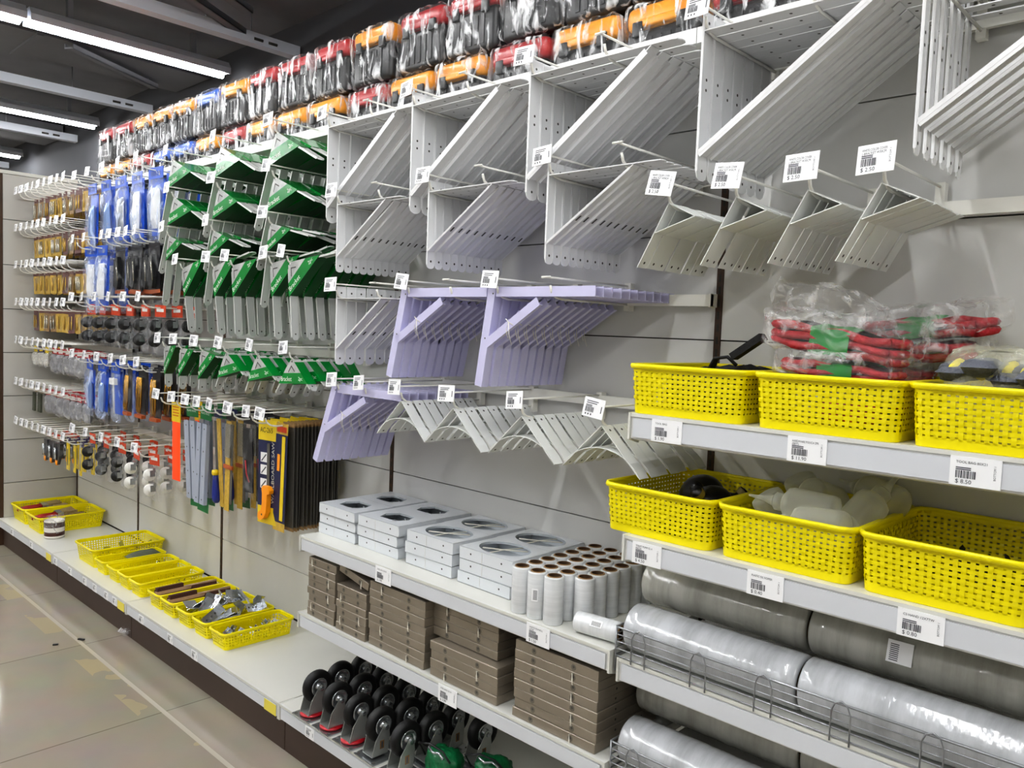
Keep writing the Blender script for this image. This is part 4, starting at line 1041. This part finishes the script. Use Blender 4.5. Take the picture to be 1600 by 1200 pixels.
def grey_box(w, ties):
    t = thing('grey_steel_box', 'g', 'steel box'); d, h = .245, .0232
    mb = MB(); mb.raw(*rbox_geo(-w/2, w/2, 0, d, 0, h, .0012, 1), M_stain)
    for x in (-w*.26, w*.22):
        mb.disc((x, -.0004, h*.5), .0032, M_hole)
        mb.disc((x, -.0003, h*.45), .0075, M_staind, 12)
    for y in (.07, .17): mb.disc((w/2+.0004, y, h*.5), .003, M_hole, axis='x')
    part('case', mb, t)
    for x in ties:
        mb = MB(); mb.tube([(x*w, .002, h*.75), (x*w, -.004, h*.95), (x*w+.001, -.005, h*.4), (x*w+.001, -.004, -h*.2), (x*w, .001, -h*.3)], .0015, M_tie, 6); part('wire_tie', mb, t)
    return t
GB = {('s', 0): Proto(grey_box(.15, ())), ('s', 1): Proto(grey_box(.15, (.3,))), ('s', 2): Proto(grey_box(.15, (-.34,))), ('l', 0): Proto(grey_box(.252, ())), ('l', 1): Proto(grey_box(.252, (.22,))), ('l', 2): Proto(grey_box(.252, (-.26,)))}
def gstack(x, y, z, kinds, size, n):
    tot = len(kinds)
    for q, k in enumerate(kinds):
        GB[(size, k)].put((x+R.uniform(-.002, .002)-(.004 if q < 2 and size == 's' else 0), y+R.uniform(0, .003), z+q*.0237), (0, 0, R.uniform(-.012, .012)), 'grey steel box, %s from the bottom, %s' % (NTH[q].replace('front', 'first'), n), 'grey steel boxes')
gstack(-1.132, -.358, .4525, [0, 2, 0, 1, 0, 1, 0, 2], 's', 'stack at the free shelf end')
gstack(-.971, -.358, .4525, [0, 2, 1, 0, 2, 0], 's', 'stack under the tilted box')
GB[('s', 1)].put((-.971, -.352, .4525+.166), (0, .19, 0), 'grey steel box tilted on top of the second stack', 'grey steel boxes')
gstack(-.76, -.355, .4525, [1, 0, 2, 0, 1, 0, 0, 2], 'l', 'third stack of wide ones')
gstack(-.481, -.357, .4525, [2, 0, 1, 0], 'l', 'lower half of the fourth stack')
gstack(-.512, -.325, .4525+4*.0237+.001, [0, 2, 1, 2], 'l', 'pushed-back upper half of the fourth stack')
gstack(-.171, -.357, .4525, [1, 0, 1, 0, 1, 0, 1, 0], 'l', 'stack beside the film rolls')
M_mini = bpy.data.materials.new('mini_film'); M_mini.use_nodes = True
def streak(m, c1, c2, rough, sx, axis, bump=.25, tr=0.):
    nt = m.node_tree; b = nt.nodes['Principled BSDF']; N = nt.nodes.new; L = nt.links.new
    tc = N('ShaderNodeTexCoord'); mp = N('ShaderNodeMapping'); sc = [3, 3, 3]; sc[axis] = sx; mp.inputs['Scale'].default_value = sc
    L(tc.outputs['Object'], mp.inputs[0]); n = N('ShaderNodeTexNoise'); n.inputs['Scale'].default_value = 1; n.inputs['Detail'].default_value = 6; n.inputs['Roughness'].default_value = .65; L(mp.outputs[0], n.inputs['Vector'])
    cr = N('ShaderNodeValToRGB'); cr.color_ramp.elements[0].position = .35; cr.color_ramp.elements[1].position = .65; cr.color_ramp.elements[0].color = lin(c1); cr.color_ramp.elements[1].color = lin(c2)
    L(n.outputs['Fac'], cr.inputs[0]); L(cr.outputs[0], b.inputs['Base Color'])
    b.inputs['Roughness'].default_value = rough; b.inputs['Specular IOR Level'].default_value = .7; b.inputs['Coat Weight'].default_value = .6; b.inputs['Coat Roughness'].default_value = .12
    n3 = N('ShaderNodeTexNoise'); n3.inputs['Scale'].default_value = 45; n3.inputs['Detail'].default_value = 2; L(tc.outputs['Object'], n3.inputs['Vector'])
    ad = N('ShaderNodeMath'); ad.operation = 'ADD'; L(n.outputs['Fac'], ad.inputs[0]); L(n3.outputs['Fac'], ad.inputs[1])
    bp = N('ShaderNodeBump'); bp.inputs['Strength'].default_value = bump; bp.inputs['Distance'].default_value = .006; L(ad.outputs[0], bp.inputs['Height']); L(bp.outputs[0], b.inputs['Normal']); L(bp.outputs[0], b.inputs['Coat Normal'])
streak(M_mini, '#cdd0d2', '#e2e4e6', .3, 60, 2, .12)
def mini_roll(sticker=False):
    t = thing('small_film_roll', 'm', 'film roll'); r, h = .0238, .112
    mb = MB(); mb.lathe([(.0175, .0), (r-.001, 0), (r, .002), (r, h-.003), (r-.0012, h), (.0175, h), (.0175, h-.0005)], M_mini, 24, cap=False); part('film', mb, t)
    mb = MB(); mb.lathe([(.0172, 0), (.0172, h+.0015), (.0145, h+.0015)], M_card, 20, cap=False); mb.lathe([(.0145, h+.0015), (.0145, .002), (0, .002)], P('core_hollow_shade', '#4a3623', .9), 20, cap=False); part('cardboard_core', mb, t)  # hollow of the core coloured darker than the cardboard, as painted shade
    if sticker:
        mb = MB(); mb.box(-.008, .008, -.0248, -.0242, .045, .075, M_tag)
        for k in range(9): mb.box(-.004, .006, -.0251, -.0248, .049+k*.0026, .0502+k*.0026, M_ink)
        part('barcode_sticker', mb, t)
    return t
mr = Proto(mini_roll()); ms = mini_roll(True)
ys = [-.334, -.286, -.239, -.190, -.142, -.095, -.047]
for c, x in enumerate([-.305, -.2535, -.202, -.148]):
    for q, y in enumerate(ys):
        if c == 3 and q == 0: continue
        lab = 'upright small clear film roll, %s row from white boxes, %s from the aisle' % (NTH[c].replace('front', 'first'), NTH[q].replace('front', 'first'))
        if c == 1 and q == 0: ms.location = (x, y, .7035); ms.rotation_euler = (0, 0, .5); ms['label'] = lab; ms['group'] = 'small film rolls'
        else: mr.put((x+R.uniform(-.001, .001), y, .7035), (0, 0, R.uniform(0, 6)), lab, 'small film rolls')
o = dup(ms, (-.128, -.332, .7035+.0245), (0, PI/2, .32), 'small clear film roll with barcode lying on its side before the upright ones', 'small film rolls')
o.rotation_euler = (Matrix.Rotation(.12, 4, 'Z') @ Matrix.Rotation(PI/2, 4, 'Y') @ Matrix.Rotation(-.6, 4, 'Z')).to_euler()
# casters
M_ring = P('caster_ring_red', '#b3202c', .35)
M_fork = P('caster_fork', '#b9bcb8', .35, metal=.7, noise_amt=.1, noise_scale=20)
def caster(swivel):
    t = thing('swivel_caster' if swivel else 'fixed_caster', 'c', 'caster'); hz = .0865
    mb = MB(); T = Matrix.Translation((0, .012, hz)) @ Matrix.Rotation(PI/2, 4, 'Y')
    mb.lathe([(.026, -.013), (.036, -.015), (.046, -.0125), (.050, -.006), (.050, .006), (.046, .0125), (.036, .015), (.026, .013)], M_rub, 30, T, cap=False); wh = part('wheel', mb, t)
    mb = MB(); mb.lathe([(0, -.016), (.009, -.016), (.010, -.011), (.019, -.009), (.022, -.014), (.028, -.0135), (.029, -.008), (.029, .008), (.028, .0135), (.022, .014), (.019, .009), (.010, .011), (.009, .016), (0, .016)], M_zinc, 26, T, cap=False); part('hub', mb, wh)
    mb = MB()
    for s in (-1, 1):
        x0 = s*.0215; mb.prism([(-.034, .012), (.020, .012), (.026, .06), (.022, hz+.004), (.014, hz+.011), (.004, hz+.009), (-.002, hz-.004), (-.022, .055)], min(x0, x0+s*.002), max(x0, x0+s*.002), M_fork, 'yz')
    mb.box(-.0235, .0235, -.034, .020, .010, .013, M_fork); part('fork', mb, t)
    mb = MB(); mb.tube([(-.028, .012, hz), (.028, .012, hz)], .0042, M_zinc, 8)
    for s in (-1, 1): mb.lathe([(0, 0), (.0075, 0), (.0075, .005), (0, .006)], M_zinc, 6, Matrix.Translation((s*.0235, .012, hz)) @ Matrix.Rotation(s*PI/2, 4, 'Y'), smooth=False)
    part('axle', mb, t)
    if swivel:
        mb = MB(); mb.lathe([(.0, .0035), (.032, .0035), (.036, .006), (.036, .0095), (.030, .012), (0, .012)], M_ring, 26, Matrix.Translation((0, -.006, 0))); part('swivel_ring', mb, t)
    else:
        mb = MB(); mb.box(.0238, .0242, -.008, .006, .028, .052, M_card); mb.box(.0242, .0244, -.004, .002, .031, .049, M_ink); part('sticker', mb, t)
    mb = MB(); mb.box(-.047, .047, -.048, .036, 0, .003, M_zinc)
    for x in (-.036, .036):
        for y in (-.038, .027): mb.disc((x, y, .0033), .006, M_hole, 10, 'z')
    part('mounting_plate', mb, t)
    return t
ca = {True: Proto(caster(True)), False: Proto(caster(False))}
for r, (y, xs) in enumerate(((-.384, [-1.118, -1.008, -.898, -.79, -.678]), (-.292, [-1.128, -1.008, -.893, -.78, -.67]), (-.200, [-1.132, -1.018, -.903, -.79, -.677, -.565]))):
    for i, x in enumerate(xs):
        ca[i < 3].put((x, y, Z0+.0006), (0, 0, R.uniform(-.06, .06)), 'black caster wheel, %s from the shelf end, %s row from the aisle' % (NTH[i].replace('front', 'first'), NTH[r].replace('front', 'first')), 'caster wheels on the base shelf')
# green cargo bags with cords
M_gbag = P('green_bag', '#0c6b3f', .4, noise_amt=.4, noise_scale=30, bump=.4, bump_scale=60)
for i, (x, y, n) in enumerate([(-.565, -.325, 'beside the casters'), (-.45, -.26, 'behind the other two'), (-.40, -.36, 'at the shelf edge')]):
    t = thing('green_sack', 'small green sack tied with a dark cord, '+n, 'sack', (x, y, Z0+.001), (0, 0, .3*i), 'green sacks under the grey boxes')
    mb = MB(); vs, fs = rbox_geo(-.05, .05, -.04, .04, 0, .085, .03, 3, 10, .010, i+2)
    mb.raw(vs, fs, M_gbag, True); part('bag', mb, t)
    mb = MB(); mb.tube([(-.05, -.03, .06), (-.06, -.045, .095), (-.02, -.04, .105), (.02, -.03, .095), (.05, -.03, .075)], .003, M_black, 6); part('cord', mb, t)
    mb = MB(); mb.tube([(-.02, -.044, .098), (.0, -.046, .09), (.02, -.044, .096), (.04, -.046, .088)], .0035, M_zinc, 6); part('metal_hook', mb, t)

# ------------------------------------------------------------------ film rolls behind wire guards
M_film = bpy.data.materials.new('film_roll'); M_film.use_nodes = True; streak(M_film, '#a3a5a7', '#c6c9cd', .16, 16, 0, .16)
M_filmb = bpy.data.materials.new('film_roll_grey'); M_filmb.use_nodes = True; streak(M_filmb, '#97978e', '#b8b8b0', .18, 16, 0, .16)
def film_roll(m, sticker=None):
    t = thing('large_film_roll', 'f', 'film roll'); r, L = .052, .384; T = Matrix.Rotation(PI/2, 4, 'Y')
    prof = [(.0395, 0), (r-.003, 0), (r, .004)]
    for k in range(1, 12): prof += [(r+(.0004 if k % 2 else -.0003), L*k/12)]
    prof += [(r, L-.004), (r-.003, L), (.0395, L)]
    mb = MB(); mb.lathe(prof, m, 40, T, cap=False); part('film', mb, t)
    mb = MB(); mb.lathe([(.039, .001), (.039, L-.001), (.034, L-.001), (.034, .001), (.039, .001)], M_card, 28, T, cap=False); part('cardboard_core', mb, t)
    if sticker is not None:
        mb = MB(); a = sticker[1]
        S = Matrix.Translation((sticker[0], 0, 0)) @ Matrix.Rotation(a, 4, 'X') @ Matrix.Translation((0, -r-.0012, 0))
        mb.box(-.022, .022, -.0004, .0004, -.02, .02, M_tag, S)
        for k in range(9): mb.box(-.017, -.002, -.0008, -.0004, -.016+k*.0035, -.0144+k*.0035, M_ink, S)
        part('barcode_sticker', mb, t)
    return t
fr = {'f': Proto(film_roll(M_film)), 'b': Proto(film_roll(M_filmb)), 'bs': Proto(film_roll(M_filmb, (.17, -.55)))}
for lv, z, n in ((0, .0, 'upper rack'), (1, -.255, 'lower rack')):
    for k, x in enumerate((-.028, .362)):
        p = ('first', 'second', 'third')[k]
        fr['bs' if k == 1 and lv == 0 else 'b'].put((x+.0, -.183, .818+z), (.3*k, 0, 0), 'large clear film roll, %s from the bay upright, back layer of the %s' % (p, n), 'large film rolls')
        fr['f'].put((x+.031, -.291, .7435+z), (.5*k, 0, 0), 'large clear film roll, %s from the bay upright, front layer of the %s' % (p, n), 'large film rolls')
    t = thing('wire_guard', 'chrome wire guard along the front of the %s of film rolls' % n, 'wire guard', (0, -.3535, .689+z), group='wire guards')
    for q in range(5):
        mb = MB(); zz = .004+q*.0155; mb.tube([(-.006, .045, zz), (-.006, .006, zz), (-.004, .001, zz), (0, 0, zz), (1.24, 0, zz)], .0016 if q < 4 else .0024, M_chrome, 6); part('wire', mb, t)
    for xx in (.055, .198, .336, .48, .628, .775, .92, 1.07):
        mb = MB(); mb.tube([(xx-.017, -.003, -.004), (xx-.017, -.003, .05), (xx-.011, -.003, .066), (xx, -.003, .072), (xx+.011, -.003, .066), (xx+.017, -.003, .05), (xx+.017, -.003, -.004)], .0016, M_chrome, 6); part('loop', mb, t)
    mb = MB(); mb.tube([(-.003, -.002, -.03), (-.003, -.002, .07)], .002, M_chrome, 6); part('corner_post', mb, t)

# ------------------------------------------------------------------ contents of the large baskets
M_cloth = P('black_cloth', '#101012', .8, bump=.4, bump_scale=80)
t = thing('strap_bundle', 'black strap bundle lying in the first upper yellow basket', 'strap bundle', (.122, -.185, 1.232))
mb = MB(); vs, fs = rbox_geo(-.086, .088, -.112, .118, 0, .100, .03, 3, 10, .010, 3); mb.raw([v-Vector((0, 0, .02*(.11-v.x)/.2)) if v.z > .05 else v for v in vs], fs, M_cloth, True); part('bundle', mb, t)
mb = MB(); mb.tube([(.04, -.12, .09), (.055, -.13, .112), (.08, -.13, .116), (.095, -.12, .10)], .009, M_cloth, 8, flat=.4); part('loop', mb, t)
mb = MB(); mb.box(.0, .075, -.02, .004, -.002, .012, M_cloth, Matrix.Translation((.078, -.09, .112)) @ Matrix.Rotation(-.6, 4, 'Y')); part('strap_end', mb, t)
M_gred = P('glove_red', '#b01f2b', .75, noise_amt=.45, noise_scale=40, bump=.5, bump_scale=90)
M_gblk = P('glove_black', '#2a2424', .8, noise_amt=.4, noise_scale=40)
M_band = P('paper_band_green', '#1d8a3c', .4, noise_amt=.3, noise_scale=25)
def glove_pack(seed, top):
    """folded red and black fabric with a green paper band, in a clear bag"""
    t = thing('bagged_gloves', 'g', 'bagged gloves')
    for k in range(3 if top else 2):
        z = .008+k*.0155; mb = MB(); pts = []
        for q in range(13):
            u = q/12; pts.append((-.105+.21*u, -.055+.004*math.sin(u*9+seed+k), z-.012*u+.003*math.sin(u*14+k*2+seed)))
        back = [(p[0], p[1]+.075, p[2]+.001) for p in pts[::-1]]
        mb.tube(pts, .0125, M_gred, 8, flat=.66); mb.tube([pts[0], (pts[0][0]-.012, -.018, z), back[-1]], .0125, M_gred, 8, flat=.66)
        mb.tube(back, .0125, M_gred if k % 2 else M_gblk, 8, flat=.66); mb.tube([pts[-1], (pts[-1][0]+.012, -.018, z-.012), back[0]], .0125, M_gred, 8, flat=.66)
        mb.pillow(.2, .07, .014, M_gblk, seed+k, 8, 6, .003); 
        n = len(mb.v); nn = (9)*(7)*2
        for i in range(n-nn, n):
            v = mb.v[i]; mb.v[i] = (v[0], v[2]+.015, z-.006-.012*(v[0]/.21+.5)+v[1])
        part('folded_fabric', mb, t)
    H = .018+.0155*(2 if top else 1)
    mb = MB(); 
    for i in range(8):
        x0, x1 = -.035+i*.009, -.035+(i+1)*.009; dz = lambda x: -.012*(x/.21+.5)+.002*math.sin(x*90)
        a, b = dz(x0), dz(x1)
        mb.poly([(x0, -.067, -.001+a), (x1, -.067, -.001+b), (x1, -.068, H-.004+b), (x0, -.068, H-.004+a)], M_band)
        mb.poly([(x0, -.068, H-.004+a), (x1, -.068, H-.004+b), (x1, .0, H+.004+b), (x0, .0, H+.004+a)], M_band)
    part('paper_band', mb, t)
    vs, fs = rbox_geo(-.13, .132, -.085, .075, -.006, H+.022, .016, 2, 16, .012, seed)
    mb = MB(); mb.raw(vs, fs, M_bag, True)
    if top:
        vs, fs = rbox_geo(-.14, .05, -.05, .08, H+.016, H+.07, .018, 2, 14, .014, seed+4); mb.raw([v-Vector((0, 0, max(0, v.x+.02)*.35)) for v in vs], fs, M_bag, True)
    part('clear_bag', mb, t)
    return t
for (x, y, z, rx, ry, rz, top, lab) in [(.405, -.245, 1.324, 0, .03, .04, False, 'lowest, against the basket front'), (.392, -.235, 1.368, 0, .1, .0, True, 'topmost at the aisle side with green band'), (.41, -.10, 1.322, 0, 0, .1, False, 'sunk at the wall side'), (.47, -.085, 1.366, .1, -.08, -.25, False, 'second at the wall side'), (.50, -.08, 1.411, .1, -.10, -.15, False, 'topmost at the wall side')]:
    o = glove_pack(int(x*100+z*30) % 9, top); o.location = (x, y, z); o.rotation_euler = (rx, ry, rz); o['label'] = 'bagged red gloves in the second yellow basket, '+lab; o['group'] = 'bagged gloves'
    if lab.startswith(('lowest', 'sunk')): o.scale = (.88, .9, .85)
for (x, y, z) in [(.41, -.19, 1.232)]:
    o = glove_pack(4, False); o.location = (x+.0, y, z+.012); o.rotation_euler = (0, 0, PI/2); o['label'] = 'bagged red gloves at the bottom of the second yellow basket'; o['group'] = 'bagged gloves'
M_ggry = P('glove_grey', '#5d6068', .85, bump=.6, bump_scale=150); M_gyel = P('glove_yellow', '#e0d04a', .7, bump=.3, bump_scale=100)
t = thing('glove_bag', 'milky plastic bag of grey and yellow gloves filling the third upper yellow basket', 'bagged gloves', (.684, -.19, 1.230))
for i in range(5):
    mb = MB(); x = -.08+i*.039; mb.pillow(.05, .13, .03, M_ggry, i, 6, 8, .004); mb.v = [(v[0]+x, v[2]*.9-.01-.02*(i % 2), .112+v[1]+.012*math.sin(i*2)) for v in mb.v]; part('grey_palm', mb, t)
    for f in range(3):
        mb = MB(); y0 = -.10-.015*f; mb.tube([(x-.012+f*.012, -.05, .108), (x-.014+f*.013, -.08, .122+.005*(f % 2)), (x-.014+f*.014, -.112, .118)], .0095, M_gyel if (i+f) % 2 else M_ggry, 8); part('finger', mb, t)
mb = MB(); mb.raw(*rbox_geo(-.106, .106, -.124, .126, .004, .156, .035, 3, 12, .012, 5), M_milk, True); part('milky_bag', mb, t)
# rubber cups
M_cup = P('rubber_cup_black', '#0c0c0d', .3)
def cup():
    t = thing('rubber_cup', 'c', 'rubber cup')
    mb = MB(); mb.lathe([(.047, 0), (.05, .002), (.05, .006), (.044, .018), (.032, .034), (.018, .042), (.013, .046), (.013, .066), (0, .068)], M_cup, 28, cap=False); mb.lathe([(.047, 0), (.04, .015), (.026, .032), (0, .038)], M_cup, 28, cap=False); part('cup', mb, t)
    mb = MB(); mb.lathe([(.0138, .050), (.0142, .06), (.0138, .064)], P('cup_band', '#7a6a2a', .5), 16, cap=False); part('band', mb, t)
    return t
cu = Proto(cup())
for i, (x, y, z, rx, ry, n) in enumerate([(.105, -.215, 1.040, 1.0, .5, 'facing the aisle'), (.150, -.255, 1.030, .9, -.2, 'against the oil bottle basket'), (.085, -.19, .98, .3, .2, 'lying lowest'), (.12, -.14, 1.0, -.4, .6, 'at the wall side'), (.05, -.26, .975, .2, 2.6, 'upside down at the basket front')]):
    cu.put((x, y, z), (rx, ry, 0), 'black rubber cup in the first lower yellow basket, '+n, 'black rubber cups')
# oil bottles
M_frost = bpy.data.materials.new('frosted_plastic'); M_frost.use_nodes = True
nt = M_frost.node_tree; b = nt.nodes['Principled BSDF']; b.inputs['Base Color'].default_value = lin('#f6f7ee'); b.inputs['Roughness'].default_value = .3
tr = nt.nodes.new('ShaderNodeBsdfTransparent'); tl = nt.nodes.new('ShaderNodeBsdfTranslucent'); tl.inputs[0].default_value = lin('#e6e7da')
lw = nt.nodes.new('ShaderNodeLayerWeight'); lw.inputs[0].default_value = .45
m1 = nt.nodes.new('ShaderNodeMixShader'); m1.inputs[0].default_value = .5; m2 = nt.nodes.new('ShaderNodeMixShader')
rg = nt.nodes.new('ShaderNodeMapRange'); rg.inputs[3].default_value = .3; rg.inputs[4].default_value = .95; nt.links.new(lw.outputs['Facing'], rg.inputs[0])
nt.links.new(b.outputs[0], m1.inputs[1]); nt.links.new(tl.outputs[0], m1.inputs[2]); nt.links.new(rg.outputs[0], m2.inputs[0]); nt.links.new(tr.outputs[0], m2.inputs[1]); nt.links.new(m1.outputs[0], m2.inputs[2]); nt.links.new(m2.outputs[0], nt.nodes['Material Output'].inputs[0])
def bottle():
    t = thing('oil_bottle', 'o', 'bottle')
    mb = MB(); mb.lathe([(0, .002), (.024, .0), (.031, .003), (.033, .01), (.033, .085), (.030, .094), (.018, .102), (.016, .104)], M_frost, 26); part('body', mb, t)
    mb = MB(); mb.lathe([(.0165, .102), (.0175, .103), (.0175, .117), (.015, .119)], M_frost, 20, cap=False); part('collar', mb, t)
    mb = MB(); mb.lathe([(.015, .119), (.011, .123), (.0055, .14), (.0022, .172), (0, .173)], M_frost, 16); part('nozzle', mb, t)
    return t
bo = Proto(bottle())
for i, (x, y, z, d, n) in enumerate([(.365, -.262, 1.068, (-1, -.10, .06), 'nozzle across the basket, topmost'), (.285, -.225, 1.035, (.45, .3, -.75), 'base up at the upright end'), (.30, -.125, 1.06, (.3, .35, -.8), 'base up behind the first'), (.34, -.14, 1.068, (.2, .9, -.3), 'lying towards the wall'),
                                    (.395, -.288, 1.045, (-1, .08, -.05), 'lowest at the basket front'), (.44, -.11, 1.085, (-.9, .5, .1), 'topmost at the wall side'), (.44, -.22, 1.06, (.35, .5, .62), 'nozzle pointing up'), (.415, -.225, 1.03, (-.25, .9, -.2), 'at the front far corner'),
                                    (.29, -.27, .992, (1, .1, 0), 'buried at the front'), (.29, -.10, .992, (1, 0, 0), 'buried at the wall side'), (.285, -.19, .995, (1, .05, 0), 'buried in the middle')]):
    q = Vector(d).normalized().to_track_quat('Z', 'Y'); e = q.to_euler()
    bo.put(tuple(Vector((x, y, z))-Vector(d).normalized()*.05), (e.x, e.y, e.z), 'frosted oil bottle with cone nozzle, '+n, 'frosted oil bottles')
# dark hardware
def wingnut():
    mb = MB(); mb.lathe([(0, 0), (.008, 0), (.006, .012), (0, .012)], M_black, 10)
    for s in (-1, 1): mb.prism([(s*.004, .004), (s*.022, .018), (s*.024, .026), (s*.016, .026), (s*.005, .012)][::s], -.0015, .0015, M_black)
    return thing('dark_wing_nut', 'w', 'wing nut', mb=mb)
wn = Proto(wingnut()); r = random.Random(5)
for k in range(12):
    wn.put((.535+.165*((k % 4)+.5)/4+r.uniform(-.01, .01), -.12-.05*(k//4)+r.uniform(-.012, .012), .978+r.uniform(0, .012)), (r.uniform(-1, 1), r.uniform(-1, 1), r.uniform(0, 6)), 'dark wing nut in the third lower yellow basket, %s from the bottles, %s row' % (NTH[k % 4].replace('front', 'first'), ('wall side', 'middle', 'aisle side')[k//4]), 'dark wing nuts')

# ------------------------------------------------------------------ camera, world
cam = bpy.data.cameras.new('camera'); co = link(bpy.data.objects.new('camera', cam)); scene.camera = co
CX, CY, CZ, YAW, PIT, ROL, F = .9912, -1.7559, 1.3819, .7609, .0652, .0385, 1258.97
fw = Vector((-math.sin(YAW)*math.cos(PIT), math.cos(YAW)*math.cos(PIT), -math.sin(PIT)))
rt = Vector((math.cos(YAW), math.sin(YAW), 0)); up = rt.cross(fw)
r2 = rt*math.cos(ROL)+up*math.sin(ROL); u2 = -rt*math.sin(ROL)+up*math.cos(ROL)
co.matrix_world = Matrix(((r2.x, u2.x, -fw.x, CX), (r2.y, u2.y, -fw.y, CY), (r2.z, u2.z, -fw.z, CZ), (0, 0, 0, 1)))
cam.sensor_width = 36; cam.lens = F/1600*36; cam.clip_start = .02
w = bpy.data.worlds.new('world'); scene.world = w; w.use_nodes = True
w.node_tree.nodes['Background'].inputs[0].default_value = (.9, .95, 1, 1); w.node_tree.nodes['Background'].inputs[1].default_value = .04
scene.view_settings.view_transform = 'Standard'; scene.view_settings.exposure = 0; scene.view_settings.look = 'Medium High Contrast'
scene.cycles.use_denoising = True; scene.cycles.max_bounces = 6; scene.cycles.transparent_max_bounces = 14
scene.cycles.caustics_reflective = False; scene.cycles.caustics_refractive = False
